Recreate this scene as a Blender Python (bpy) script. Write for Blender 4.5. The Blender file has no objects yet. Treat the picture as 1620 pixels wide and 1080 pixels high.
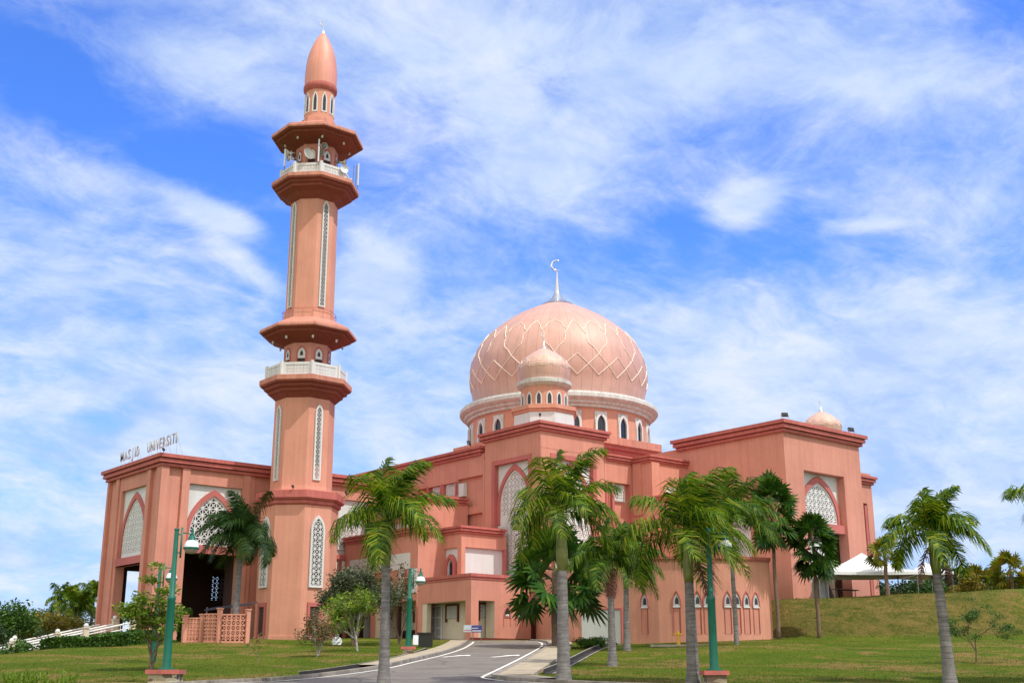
import bpy, math, random
import numpy as np
from math import sin, cos, pi, radians, sqrt, atan2, hypot
from mathutils import Vector, Matrix

# ------------------------------------------------------------------ camera, sky, sun, exposure
SC = bpy.context.scene
YAW, PIT, FPX = radians(39.671), radians(15.795), 1880.8
W0, H0 = 1620.0, 1080.0
cam_d = bpy.data.cameras.new("camera"); cam = bpy.data.objects.new("camera", cam_d)
SC.collection.objects.link(cam); SC.camera = cam
cam_d.sensor_width = 36.0; cam_d.lens = FPX / W0 * 36.0
cam_d.clip_start = 0.3; cam_d.clip_end = 6000
cam.rotation_euler = (pi / 2 + PIT, 0, -YAW)
RIGHT = Vector((cos(YAW), -sin(YAW), 0)); FWD = Vector((sin(YAW), cos(YAW), 0))

SUN_EL = radians(58); SUN_AZ = atan2(0.24, -0.97)       # azimuth as (sin, cos) of the horizontal direction to the sun
sun_dir = Vector((sin(SUN_AZ) * cos(SUN_EL), cos(SUN_AZ) * cos(SUN_EL), sin(SUN_EL)))
sd = bpy.data.lights.new("sun", 'SUN'); sd.energy = 3.0; sd.angle = radians(0.6); sd.color = (1.0, 0.95, 0.85)
so = bpy.data.objects.new("sun", sd); SC.collection.objects.link(so)
so.rotation_euler = sun_dir.to_track_quat('Z', 'Y').to_euler(); so.location = sun_dir * 300
SC.view_settings.view_transform = 'Standard'; SC.view_settings.look = 'None'
SC.view_settings.exposure = 0.28; SC.view_settings.gamma = 1.0

def ray(x, y):
    """unit-depth world direction that the photograph's point (x, y) looks along; used to survey the site"""
    cx, cy = (x - W0 / 2) / FPX, -(y - H0 / 2) / FPX
    up = Vector((0, 0, 1)) * cos(PIT) - FWD * sin(PIT); f = FWD * cos(PIT) + Vector((0, 0, 1)) * sin(PIT)
    return RIGHT * cx + up * cy + f
def at(x, y, D):
    r = ray(x, y); return r * (D / r.dot(FWD))
def sstep(a, b, x):
    t = np.clip((x - a) / (b - a), 0, 1); return t * t * (3 - 2 * t)
def zg_sd(s, D):
    s = np.asarray(s, float); D = np.asarray(D, float)
    z = np.where(D < 48, -1.6 + D * (1.45 / 48), np.where(D < 94, -0.15 + (D - 48) * 0.0642, 2.80 + np.clip(D - 94, 0, 12) * 0.045))
    z = z + 0.30 * sstep(8, 16, s) * sstep(60, 80, D) * (1 - sstep(96, 100, D))
    left = np.clip(-28 - s, 0, 14); z = z - 0.020 * left * left * sstep(40, 60, D)
    right = sstep(17.5, 21.5, s - 0.0 * D)
    top = 6.05 + 0.045 * np.clip(s - 20, 0, 60)
    z = z + (top - z) * right * sstep(86, 99.5, D)
    z = z - 6.0 * sstep(150, 260, D)
    z = z + 0.05 * np.sin(s * 0.7 + D * .3) * np.cos(D * 0.45) * sstep(8, 12, np.abs(s - (-2)) )
    return z
def zg(x, y):
    return float(zg_sd(x * RIGHT.x + y * RIGHT.y, x * FWD.x + y * FWD.y))
def gp(px, D, py=1060):
    """ground point at forward distance D on the bearing of photo column px"""
    p = at(px, py, D); p.z = zg(p.x, p.y); return p

# ------------------------------------------------------------------ node helpers
def new_mat(name):
    m = bpy.data.materials.new(name); m.use_nodes = True; nt = m.node_tree; nt.nodes.clear()
    out = nt.nodes.new('ShaderNodeOutputMaterial'); b = nt.nodes.new('ShaderNodeBsdfPrincipled')
    nt.links.new(b.outputs[0], out.inputs[0]); return m, nt, b, out
def ramp(nt, fac, stops, interp='LINEAR'):
    r = nt.nodes.new('ShaderNodeValToRGB'); r.color_ramp.interpolation = interp
    while len(r.color_ramp.elements) < len(stops): r.color_ramp.elements.new(0.5)
    for e, (p, c) in zip(r.color_ramp.elements, stops):
        e.position = p; e.color = (*c, 1) if len(c) == 3 else c
    nt.links.new(fac, r.inputs[0]); return r.outputs[0]
def noise(nt, scale, detail=4, rough=0.6, vec=None, vscale=None, dist=0.0, coord='pos'):
    n = nt.nodes.new('ShaderNodeTexNoise'); n.inputs['Scale'].default_value = scale
    n.inputs['Detail'].default_value = detail; n.inputs['Roughness'].default_value = rough
    n.inputs['Distortion'].default_value = dist
    if vec is None: vec = nt.nodes.new('ShaderNodeNewGeometry').outputs['Position']
    if vscale:
        m = nt.nodes.new('ShaderNodeVectorMath'); m.operation = 'MULTIPLY'; m.inputs[1].default_value = vscale
        nt.links.new(vec, m.inputs[0]); vec = m.outputs[0]
    nt.links.new(vec, n.inputs['Vector']); return n.outputs['Fac']
def mixc(nt, a, b, fac, mode='MIX'):
    m = nt.nodes.new('ShaderNodeMix'); m.data_type = 'RGBA'; m.blend_type = mode
    for sock, v in ((m.inputs[6], a), (m.inputs[7], b), (m.inputs[0], fac)):
        if hasattr(v, 'links') or isinstance(v, bpy.types.NodeSocket): nt.links.new(v, sock)
        elif isinstance(v, (int, float)): sock.default_value = v
        else: sock.default_value = (*v, 1)
    return m.outputs[2]
def math_n(nt, op, a, b=0.0, c=0.0):
    m = nt.nodes.new('ShaderNodeMath'); m.operation = op
    for i, v in enumerate((a, b, c)):
        if isinstance(v, bpy.types.NodeSocket): nt.links.new(v, m.inputs[i])
        else: m.inputs[i].default_value = v
    return m.outputs[0]
def bump(nt, b, h, strength=0.3, dist=0.02):
    n = nt.nodes.new('ShaderNodeBump'); n.inputs['Strength'].default_value = strength; n.inputs['Distance'].default_value = dist
    nt.links.new(h, n.inputs['Height']); nt.links.new(n.outputs[0], b.inputs['Normal'])
def mul(c, k): return tuple(min(1, v * k) for v in c)

MATS = {}
def plaster(name, c, streak=0.16, rough=0.85, blotch=0.12, wear=None):
    """painted render: blotches, rain streaks running down, a little grain"""
    m, nt, b, o = new_mat(name)
    base = ramp(nt, noise(nt, 0.35, 5, 0.65), [(0.3, mul(c, 1 - blotch)), (0.7, mul(c, 1 + blotch))])
    st = ramp(nt, noise(nt, 1.0, 4, 0.7, vscale=(2.6, 2.6, 0.10)), [(0.42, (1, 1, 1)), (0.75, (1 - streak, 1 - streak * 1.2, 1 - streak * 1.2))])
    col = mixc(nt, base, st, 1.0, 'MULTIPLY')
    fine = ramp(nt, noise(nt, 9, 3, 0.6), [(0.3, (0.95, 0.95, 0.95)), (0.7, (1.04, 1.04, 1.04))])
    col = mixc(nt, col, fine, 1.0, 'MULTIPLY')
    if wear:
        w = ramp(nt, noise(nt, 1.3, 6, 0.75, vscale=(1, 1, 2.5)), [(0.56, (0, 0, 0)), (0.70, (1, 1, 1))])
        col = mixc(nt, col, wear, math_n(nt, 'MULTIPLY', w, 0.55))
    nt.links.new(col, b.inputs['Base Color']); b.inputs['Roughness'].default_value = rough
    bump(nt, b, noise(nt, 6, 4, 0.6), 0.25, 0.03); MATS[name] = m; return m
def simple(name, c, rough=0.6, metal=0.0, var=0.1, nscale=3.0, bumpk=0.0):
    m, nt, b, o = new_mat(name)
    col = ramp(nt, noise(nt, nscale, 4, 0.6), [(0.3, mul(c, 1 - var)), (0.7, mul(c, 1 + var))])
    nt.links.new(col, b.inputs['Base Color']); b.inputs['Roughness'].default_value = rough; b.inputs['Metallic'].default_value = metal
    if bumpk: bump(nt, b, noise(nt, nscale * 4, 4, 0.6), bumpk, 0.03)
    MATS[name] = m; return m
def leafmat(name, cols, rough=0.55, trans=0.3, spec=0.3):
    m, nt, b, o = new_mat(name)
    g = nt.nodes.new('ShaderNodeNewGeometry')
    n = len(cols); col = ramp(nt, g.outputs['Random Per Island'], [(i / max(1, n - 1), c) for i, c in enumerate(cols)])
    big = ramp(nt, noise(nt, 1.2, 3, 0.6), [(0.3, (0.75, 0.78, 0.75)), (0.7, (1.25, 1.2, 1.15))])
    col = mixc(nt, col, big, 1.0, 'MULTIPLY')
    nt.links.new(col, b.inputs['Base Color']); b.inputs['Roughness'].default_value = rough
    b.inputs['Specular IOR Level'].default_value = spec
    t = nt.nodes.new('ShaderNodeBsdfTranslucent'); nt.links.new(mixc(nt, col, (1.0, 1.0, 0.45), 1.0, 'MULTIPLY'), t.inputs[0])
    mx = nt.nodes.new('ShaderNodeMixShader'); mx.inputs[0].default_value = trans
    nt.links.new(b.outputs[0], mx.inputs[1]); nt.links.new(t.outputs[0], mx.inputs[2]); nt.links.new(mx.outputs[0], o.inputs[0])
    MATS[name] = m; return m

SALMON = (0.575, 0.252, 0.192)
plaster('salmon', SALMON, 0.15, blotch=0.10)
plaster('salmon_light', (0.615, 0.285, 0.207), 0.14, blotch=0.09)
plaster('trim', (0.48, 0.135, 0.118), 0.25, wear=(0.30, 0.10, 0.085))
plaster('trim_dark_shaded', (0.30, 0.060, 0.050), 0.20)  # dark red of the recessed steps, crease shade partly put into the colour
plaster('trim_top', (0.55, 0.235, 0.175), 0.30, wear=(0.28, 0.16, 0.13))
plaster('balcony_red_shaded', (0.25, 0.062, 0.042), 0.2)  # red darkened to hold the shade under balconies and canopies
plaster('redframe', (0.46, 0.135, 0.125), 0.10)
plaster('white', (0.64, 0.66, 0.68), 0.16, blotch=0.05, wear=(0.50, 0.50, 0.48))
plaster('panel_white', (0.62, 0.65, 0.68), 0.08, blotch=0.03)
plaster('cream', (0.62, 0.56, 0.46), 0.12)
plaster('ring_white', (0.60, 0.61, 0.60), 0.35, blotch=0.08, wear=(0.36, 0.36, 0.32))
plaster('greywhite', (0.46, 0.48, 0.49), 0.15)
plaster('screen_grey', (0.30, 0.30, 0.29), 0.1)
simple('dark_inside', (0.045, 0.03, 0.027), 0.9)  # near-black standing in for the shade inside rooms, openings and hedges
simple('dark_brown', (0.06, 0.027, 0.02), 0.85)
simple('dark_maroon', (0.12, 0.018, 0.014), 0.6)
simple('black', (0.012, 0.012, 0.013), 0.5)
simple('chrome', (0.75, 0.76, 0.78), 0.16, 1.0, 0.03)
simple('zinc', (0.55, 0.57, 0.60), 0.35, 0.9, 0.06)
simple('green_paint', (0.003, 0.125, 0.085), 0.35, 0.0, 0.12, 2.0)
simple('lamp_white', (0.74, 0.77, 0.82), 0.3, 0, 0.03)
simple('lamp_bowl', (0.30, 0.25, 0.21), 0.15, 0, 0.1)
simple('yellow_paint', (0.75, 0.42, 0.02), 0.45)
simple('horn_white', (0.62, 0.63, 0.60), 0.45, 0, 0.08)
simple('letter_metal', (0.42, 0.44, 0.46), 0.5, 0.0, 0.1)
simple('tent_white', (0.74, 0.77, 0.82), 0.6, 0, 0.03)
simple('steel_post', (0.20, 0.20, 0.20), 0.5, 0.6)
simple('bench_blue', (0.02, 0.028, 0.05), 0.35)
simple('sign_blue', (0.045, 0.05, 0.22), 0.4)
simple('sign_pale', (0.45, 0.55, 0.62), 0.4)
simple('plastic_white', (0.66, 0.70, 0.75), 0.5, 0, 0.05, 8)
simple('bark_pale', (0.34, 0.32, 0.29), 0.9, 0, 0.35, 6, 0.5)
simple('bark_brown', (0.17, 0.115, 0.085), 0.9, 0, 0.3, 8, 0.5)
simple('stalk_green', (0.17, 0.19, 0.05), 0.5, 0, 0.25, 4)
simple('frond_brown', (0.13, 0.045, 0.03), 0.8, 0, 0.4, 5)
simple('louver', (0.36, 0.16, 0.12), 0.7)
simple('concrete', (0.36, 0.32, 0.26), 0.9, 0, 0.22, 1.5, 0.3)
simple('pole_white', (0.66, 0.68, 0.70), 0.4)
simple('curtain_dark', (0.03, 0.03, 0.045), 0.3)

def glassy():
    m, nt, b, o = new_mat('glass'); b.inputs['Base Color'].default_value = (0.015, 0.02, 0.035, 1)
    b.inputs['Roughness'].default_value = 0.12; b.inputs['Specular IOR Level'].default_value = 0.6
    MATS['glass'] = m
glassy()
def dome_mat(name, c, seams, ox, oy):
    m, nt, b, o = new_mat(name)
    g = nt.nodes.new('ShaderNodeNewGeometry').outputs['Position']
    sp = nt.nodes.new('ShaderNodeSeparateXYZ'); nt.links.new(g, sp.inputs[0])
    ang = math_n(nt, 'ARCTAN2', math_n(nt, 'SUBTRACT', sp.outputs[1], oy), math_n(nt, 'SUBTRACT', sp.outputs[0], ox))
    fr = math_n(nt, 'FRACT', math_n(nt, 'MULTIPLY', math_n(nt, 'ADD', ang, 7.0), seams / (2 * pi)))
    cell = math_n(nt, 'FLOOR', math_n(nt, 'MULTIPLY', math_n(nt, 'ADD', ang, 7.0), seams / (2 * pi)))
    wn = nt.nodes.new('ShaderNodeTexWhiteNoise'); wn.noise_dimensions = '1D'; nt.links.new(cell, wn.inputs['W'])
    edge = math_n(nt, 'ABSOLUTE', math_n(nt, 'SUBTRACT', fr, 0.5))
    line = math_n(nt, 'GREATER_THAN', edge, 0.478)
    base = ramp(nt, noise(nt, 0.5, 5, 0.6), [(0.3, mul(c, 0.92)), (0.7, mul(c, 1.08))])
    pan = ramp(nt, wn.outputs[0], [(0, (0.95, 0.95, 0.95)), (1, (1.05, 1.04, 1.03))])
    col = mixc(nt, base, pan, 1.0, 'MULTIPLY')
    st = ramp(nt, noise(nt, 1.0, 4, 0.7, vscale=(2.0, 2.0, 0.12)), [(0.5, (1, 1, 1)), (0.8, (0.84, 0.80, 0.78))])
    col = mixc(nt, col, st, 1.0, 'MULTIPLY')
    col = mixc(nt, col, mul(c, 0.55), math_n(nt, 'MULTIPLY', line, 0.75))
    nt.links.new(col, b.inputs['Base Color']); b.inputs['Roughness'].default_value = 0.5
    b.inputs['Specular IOR Level'].default_value = 0.5; b.inputs['Roughness'].default_value = 0.6; b.inputs['Coat Weight'].default_value = 0.45; b.inputs['Coat Roughness'].default_value = 0.5
    MATS[name] = m
plaster('dome_line', (0.84, 0.76, 0.67), 0.03, blotch=0.03)

def grass_ground():
    m, nt, b, o = new_mat('grass_ground')
    c = ramp(nt, noise(nt, 0.22, 6, 0.7, dist=0.6), [(0.32, (0.052, 0.098, 0.009)), (0.50, (0.088, 0.132, 0.014)), (0.66, (0.135, 0.150, 0.022))])
    dry = ramp(nt, noise(nt, 0.16, 7, 0.68, vscale=(1, 1, 1), dist=1.2), [(0.50, (0, 0, 0)), (0.60, (1, 1, 1))])
    c = mixc(nt, c, (0.27, 0.165, 0.075), math_n(nt, 'MULTIPLY', dry, 0.70))
    pos = nt.nodes.new('ShaderNodeNewGeometry').outputs['Position']
    dv = nt.nodes.new('ShaderNodeVectorMath'); dv.operation = 'DOT_PRODUCT'; nt.links.new(pos, dv.inputs[0]); dv.inputs[1].default_value = FWD
    sv = nt.nodes.new('ShaderNodeVectorMath'); sv.operation = 'DOT_PRODUCT'; nt.links.new(pos, sv.inputs[0]); sv.inputs[1].default_value = RIGHT
    def mr(v, a, b2):
        q = nt.nodes.new('ShaderNodeMapRange'); q.interpolation_type = 'SMOOTHSTEP'
        q.inputs[1].default_value = a; q.inputs[2].default_value = b2; nt.links.new(v, q.inputs[0]); return q.outputs[0]
    # the embankment carries tall, half-dry grass
    bank = math_n(nt, 'MULTIPLY', math_n(nt, 'MULTIPLY', mr(dv.outputs['Value'], 87, 89), mr(sv.outputs['Value'], 18, 20)),
                  math_n(nt, 'SUBTRACT', 1.0, mr(sv.outputs['Value'], 34, 44)))
    bc = ramp(nt, noise(nt, 0.6, 6, 0.75, dist=0.8), [(0.36, (0.055, 0.075, 0.014)), (0.55, (0.14, 0.115, 0.035)), (0.72, (0.21, 0.14, 0.06))])
    c = mixc(nt, c, bc, bank)
    fine = ramp(nt, noise(nt, 5.0, 5, 0.75), [(0.3, (0.62, 0.66, 0.6)), (0.7, (1.30, 1.26, 1.15))])
    c = mixc(nt, c, fine, 1.0, 'MULTIPLY')
    nt.links.new(c, b.inputs['Base Color']); b.inputs['Roughness'].default_value = 1.0; b.inputs['Specular IOR Level'].default_value = 0.05
    bump(nt, b, noise(nt, 7, 6, 0.8), 0.9, 0.12); MATS['grass_ground'] = m
grass_ground()
def asphalt():
    m, nt, b, o = new_mat('asphalt')
    c = ramp(nt, noise(nt, 0.5, 5, 0.65), [(0.3, (0.150, 0.132, 0.115)), (0.7, (0.205, 0.180, 0.158))])
    f = ramp(nt, noise(nt, 14, 4, 0.8), [(0.3, (0.75, 0.75, 0.75)), (0.7, (1.2, 1.2, 1.2))])
    ck = nt.nodes.new('ShaderNodeTexVoronoi'); ck.feature = 'DISTANCE_TO_EDGE'; ck.inputs['Scale'].default_value = 0.22; nt.links.new(nt.nodes.new('ShaderNodeNewGeometry').outputs['Position'], ck.inputs['Vector'])
    c = mixc(nt, c, ramp(nt, ck.outputs['Distance'], [(0.004, (0.45, 0.45, 0.45)), (0.012, (1, 1, 1))]), 1.0, 'MULTIPLY')
    st = ramp(nt, noise(nt, 0.9, 5, 0.7, dist=1.0), [(0.56, (1, 1, 1)), (0.68, (0.72, 0.71, 0.70))]); c = mixc(nt, c, st, 1.0, 'MULTIPLY')
    nt.links.new(mixc(nt, c, f, 1.0, 'MULTIPLY'), b.inputs['Base Color']); b.inputs['Roughness'].default_value = 0.85
    bump(nt, b, noise(nt, 20, 3, 0.7), 0.3, 0.01); MATS['asphalt'] = m
asphalt()
simple('paint_line', (0.80, 0.79, 0.74), 0.6, 0, 0.15, 4)
simple('paving', (0.37, 0.31, 0.225), 0.9, 0, 0.20, 1.2, 0.2)
simple('kerb', (0.26, 0.23, 0.20), 0.9, 0, 0.45, 2.2, 0.4)
simple('drain_wall', (0.03, 0.026, 0.024), 0.9, 0, 0.5, 2.0)
def stone():
    m, nt, b, o = new_mat('stone')
    v = nt.nodes.new('ShaderNodeTexVoronoi'); v.inputs['Scale'].default_value = 1.0
    g = nt.nodes.new('ShaderNodeNewGeometry').outputs['Position']
    mm = nt.nodes.new('ShaderNodeVectorMath'); mm.operation = 'MULTIPLY'; mm.inputs[1].default_value = (3, 3, 7); nt.links.new(g, mm.inputs[0])
    nt.links.new(mm.outputs[0], v.inputs['Vector'])
    c = ramp(nt, v.outputs['Color'], [(0.2, (0.20, 0.15, 0.11)), (0.5, (0.50, 0.42, 0.31)), (0.8, (0.64, 0.58, 0.48))], 'CONSTANT')
    e = nt.nodes.new('ShaderNodeTexVoronoi'); e.feature = 'DISTANCE_TO_EDGE'; nt.links.new(mm.outputs[0], e.inputs['Vector'])
    ln = ramp(nt, e.outputs['Distance'], [(0.015, (0.4, 0.35, 0.3)), (0.05, (1, 1, 1))])
    nt.links.new(mixc(nt, c, ln, 1.0, 'MULTIPLY'), b.inputs['Base Color']); b.inputs['Roughness'].default_value = 0.9; MATS['stone'] = m
stone()
def palm_bark():
    m, nt, b, o = new_mat('palm_bark')
    z = noise(nt, 1.0, 4, 0.8, vscale=(0.9, 0.9, 13))
    c = ramp(nt, z, [(0.28, (0.085, 0.080, 0.080)), (0.5, (0.175, 0.168, 0.172)), (0.72, (0.29, 0.28, 0.285))])
    spot = ramp(nt, noise(nt, 3.5, 4, 0.7), [(0.35, (0.78, 0.76, 0.74)), (0.65, (1.15, 1.15, 1.15))])
    nt.links.new(mixc(nt, c, spot, 1.0, 'MULTIPLY'), b.inputs['Base Color']); b.inputs['Roughness'].default_value = 0.9
    bump(nt, b, z, 0.6, 0.04); MATS['palm_bark'] = m
palm_bark()
leafmat('leaf_royal_mid', [(0.012, 0.045, 0.006), (0.035, 0.100, 0.008), (0.085, 0.180, 0.012), (0.20, 0.27, 0.03)], 0.5, 0.35, 0.22)
leafmat('leaf_royal', [(0.014, 0.052, 0.006), (0.055, 0.140, 0.008), (0.150, 0.250, 0.014), (0.32, 0.36, 0.030)], 0.5, 0.42, 0.22)
leafmat('leaf_royal_dark', [(0.012, 0.035, 0.010), (0.022, 0.060, 0.014), (0.05, 0.105, 0.014)], 0.5, 0.25, 0.22)
leafmat('leaf_fan', [(0.014, 0.055, 0.008), (0.032, 0.100, 0.012), (0.085, 0.165, 0.020)], 0.5, 0.22, 0.25)
leafmat('leaf_fan_yellow', [(0.06, 0.12, 0.015), (0.12, 0.19, 0.02), (0.28, 0.26, 0.03), (0.34, 0.20, 0.03)], 0.5, 0.3)
leafmat('leaf_light', [(0.07, 0.15, 0.012), (0.15, 0.25, 0.02), (0.26, 0.34, 0.04)], 0.5, 0.35)
leafmat('leaf_red', [(0.07, 0.09, 0.03), (0.13, 0.10, 0.04), (0.22, 0.09, 0.06), (0.10, 0.16, 0.03)], 0.5, 0.3)
leafmat('leaf_grey', [(0.05, 0.075, 0.04), (0.08, 0.11, 0.06), (0.14, 0.17, 0.11)], 0.5, 0.2)
leafmat('leaf_dark', [(0.012, 0.032, 0.010), (0.025, 0.060, 0.015), (0.055, 0.105, 0.022)], 0.5, 0.2)
leafmat('leaf_hedge', [(0.022, 0.065, 0.010), (0.045, 0.12, 0.014), (0.085, 0.17, 0.02)], 0.5, 0.2)
leafmat('leaf_yellow', [(0.10, 0.13, 0.02), (0.22, 0.20, 0.02), (0.36, 0.22, 0.03), (0.08, 0.13, 0.02)], 0.5, 0.3)
leafmat('grass_blade', [(0.05, 0.095, 0.009), (0.085, 0.13, 0.014), (0.12, 0.15, 0.022), (0.20, 0.15, 0.05)], 0.7, 0.3, 0.1)

# ------------------------------------------------------------------ world: sky with drifting cloud
def make_world():
    w = bpy.data.worlds.new("World"); SC.world = w; w.use_nodes = True; nt = w.node_tree; nt.nodes.clear()
    out = nt.nodes.new('ShaderNodeOutputWorld'); bg = nt.nodes.new('ShaderNodeBackground'); nt.links.new(bg.outputs[0], out.inputs[0])
    sky = nt.nodes.new('ShaderNodeTexSky'); sky.sky_type = 'NISHITA'; sky.sun_disc = False
    sky.sun_elevation = SUN_EL; sky.sun_rotation = SUN_AZ % (2 * pi); sky.altitude = 0; sky.air_density = 1.0; sky.dust_density = 0.4; sky.ozone_density = 3.0
    bg.inputs['Strength'].default_value = 0.12
    d = nt.nodes.new('ShaderNodeTexCoord').outputs['Generated']
    sp = nt.nodes.new('ShaderNodeSeparateXYZ'); nt.links.new(d, sp.inputs[0])
    zz = math_n(nt, 'ADD', math_n(nt, 'MAXIMUM', sp.outputs[2], 0.0), 0.30)
    pl = nt.nodes.new('ShaderNodeVectorMath'); pl.operation = 'DIVIDE'; nt.links.new(d, pl.inputs[0])
    cb = nt.nodes.new('ShaderNodeCombineXYZ')
    for i in range(3): nt.links.new(zz, cb.inputs[i])
    nt.links.new(cb.outputs[0], pl.inputs[1])
    P = pl.outputs[0]
    warp = nt.nodes.new('ShaderNodeTexNoise'); warp.inputs['Scale'].default_value = 2.2; warp.inputs['Detail'].default_value = 4
    nt.links.new(P, warp.inputs['Vector'])
    wv = nt.nodes.new('ShaderNodeVectorMath'); wv.operation = 'MULTIPLY_ADD'; nt.links.new(warp.outputs['Color'], wv.inputs[0])
    wv.inputs[1].default_value = (0.20, 0.20, 0.20); nt.links.new(P, wv.inputs[2]); PW = wv.outputs[0]
    n1 = noise(nt, 2.3, 9, 0.60, vec=PW, vscale=(1.0, 1.2, 1.1))
    n2 = noise(nt, 6.5, 9, 0.62, vec=PW, vscale=(1.0, 1.25, 1.1), dist=0.35)
    n3 = noise(nt, 19.0, 8, 0.66, vec=PW, vscale=(1.0, 1.35, 1.0), dist=0.3)
    acc = math_n(nt, 'ADD', math_n(nt, 'MULTIPLY', math_n(nt, 'SUBTRACT', n1, 0.5), 0.95), math_n(nt, 'MULTIPLY', math_n(nt, 'SUBTRACT', n2, 0.5), 1.45))
    acc = math_n(nt, 'ADD', acc, math_n(nt, 'MULTIPLY', math_n(nt, 'SUBTRACT', n3, 0.5), 0.75))
    # broad banks of cloud and open blue, each a soft lobe about a direction in the sky: bearing, height, widths, tilt, amount
    def lobe(px, py, rx, ry, tilt, wgt):
        r = ray(px, py).normalized(); a = RIGHT.copy(); a = (a - r * a.dot(r)).normalized(); b2 = r.cross(a) * -1
        if b2.z < 0: b2 = -b2
        t = radians(tilt); a2 = a * cos(t) + b2 * sin(t); b3 = b2 * cos(t) - a * sin(t); c3 = a2.cross(b3)
        M = Matrix((a2, b3, c3)).transposed()
        mp = nt.nodes.new('ShaderNodeMapping'); mp.vector_type = 'TEXTURE'
        mp.inputs['Location'].default_value = r; mp.inputs['Rotation'].default_value = M.to_euler('XYZ')
        mp.inputs['Scale'].default_value = (rx / 1900, ry / 1900, 2.0)
        dw = nt.nodes.new('ShaderNodeVectorMath'); dw.operation = 'MULTIPLY_ADD'      # ragged outline
        nt.links.new(warp.outputs['Color'], dw.inputs[0]); dw.inputs[1].default_value = (0.05, 0.05, 0.05); nt.links.new(d, dw.inputs[2])
        cen = nt.nodes.new('ShaderNodeVectorMath'); cen.operation = 'SUBTRACT'; cen.inputs[1].default_value = (0.025, 0.025, 0.025)
        nt.links.new(dw.outputs[0], cen.inputs[0]); nt.links.new(cen.outputs[0], mp.inputs['Vector'])
        ln = nt.nodes.new('ShaderNodeVectorMath'); ln.operation = 'LENGTH'; nt.links.new(mp.outputs[0], ln.inputs[0])
        q = nt.nodes.new('ShaderNodeMapRange'); q.interpolation_type = 'SMOOTHSTEP'
        for i, v in ((1, 0.1), (2, 1.6), (3, wgt), (4, 0.0)): q.inputs[i].default_value = v
        nt.links.new(ln.outputs['Value'], q.inputs[0]); return q.outputs[0]
    L = [(700, 70, 330, 110, -18, .46), (1010, 60, 260, 110, 5, .34), (830, 210, 110, 60, -25, .34), (1330, 90, 170, 100, 25, .50), (1500, 190, 170, 140, 0, .30),
         (880, 275, 130, 60, 5, .52), (1050, 150, 120, 70, 0, .20), (1190, 318, 50, 36, 20, .85), (345, 336, 62, 24, -20, 1.25), (385, 415, 70, 20, -38, .75), (250, 60, 170, 40, -12, .34), (300, 110, 150, 36, -20, .24),
         (50, 230, 110, 60, -30, .22), (590, 430, 70, 60, -25, .85), (600, 540, 90, 90, 0, .34), (130, 430, 190, 70, -8, .40), (60, 540, 150, 70, 0, .30), (300, 650, 170, 70, 8, .62), (90, 625, 130, 30, 4, .45),
         (60, 720, 120, 50, 0, .15), (1250, 590, 330, 90, 14, .55), (1530, 560, 200, 90, 10, .42), (1470, 760, 260, 150, 0, .40), (680, 680, 110, 70, 0, .48), (1370, 355, 50, 12, 6, .7), (1130, 500, 150, 50, 20, .25), (100, 860, 260, 130, 0, .20),
         (60, 90, 180, 120, 10, -.62), (200, 200, 190, 60, 0, -.36), (420, 250, 150, 90, 0, -.34), (640, 230, 90, 110, 0, -.20), (850, 110, 60, 40, -20, -.30), (330, 250, 110, 36, -10, -.35), (1080, 350, 60, 30, 0, -.30),
         (1270, 400, 260, 60, 3, -.26), (1420, 240, 140, 70, -10, -.22), (1200, 190, 130, 50, 5, -.22), (1600, 20, 110, 40, 0, -.5), (470, 380, 70, 60, 0, -.30), (770, 400, 150, 60, 0, -.12),
         (180, 665, 60, 30, 0, -.30), (170, 480, 60, 22, -20, -.30), (30, 780, 130, 40, 0, -.2)]
    tot = acc
    for l in L: tot = math_n(nt, 'ADD', tot, lobe(*l))
    # more veil low down in the sky
    lowv = nt.nodes.new('ShaderNodeMapRange'); lowv.interpolation_type = 'SMOOTHSTEP'
    for i, v in ((1, 0.0), (2, 0.36), (3, 0.34), (4, 0.08)): lowv.inputs[i].default_value = v
    nt.links.new(sp.outputs[2], lowv.inputs[0]); tot = math_n(nt, 'ADD', tot, lowv.outputs[0])
    fac = nt.nodes.new('ShaderNodeMapRange'); fac.interpolation_type = 'SMOOTHSTEP'
    for i, v in ((1, -0.52), (2, 0.78), (3, 0.0), (4, 1.0)): fac.inputs[i].default_value = v
    nt.links.new(tot, fac.inputs[0])
    # air: rayleigh blue, paler towards the horizon
    blue = mixc(nt, sky.outputs[0], (0.58, 1.02, 1.95), 1.0, 'MULTIPLY')
    hz = nt.nodes.new('ShaderNodeMapRange'); hz.interpolation_type = 'SMOOTHSTEP'
    for i, v in ((1, 0.0), (2, 0.42), (3, 0.55), (4, 0.0)): hz.inputs[i].default_value = v
    nt.links.new(sp.outputs[2], hz.inputs[0])
    blue = mixc(nt, blue, (2.6, 4.3, 7.0), hz.outputs[0])
    sh = math_n(nt, 'ADD', math_n(nt, 'MULTIPLY', noise(nt, 4.5, 8, 0.65, vec=PW, dist=0.4), 0.55), math_n(nt, 'MULTIPLY', n2, 0.45))
    shade = ramp(nt, sh, [(0.38, (3.3, 4.4, 6.8)), (0.50, (4.5, 5.4, 7.0)), (0.60, (5.6, 6.1, 7.1))])
    col = mixc(nt, blue, shade, math_n(nt, 'MULTIPLY', fac.outputs[0], 0.93))
    # bright cloud added behind the viewer, out of view, to fill the shaded faces
    dv = nt.nodes.new('ShaderNodeVectorMath'); dv.operation = 'DOT_PRODUCT'; nt.links.new(d, dv.inputs[0]); dv.inputs[1].default_value = (-0.66, -0.50, 0.56)
    bk = nt.nodes.new('ShaderNodeMapRange'); bk.interpolation_type = 'SMOOTHSTEP'
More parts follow.
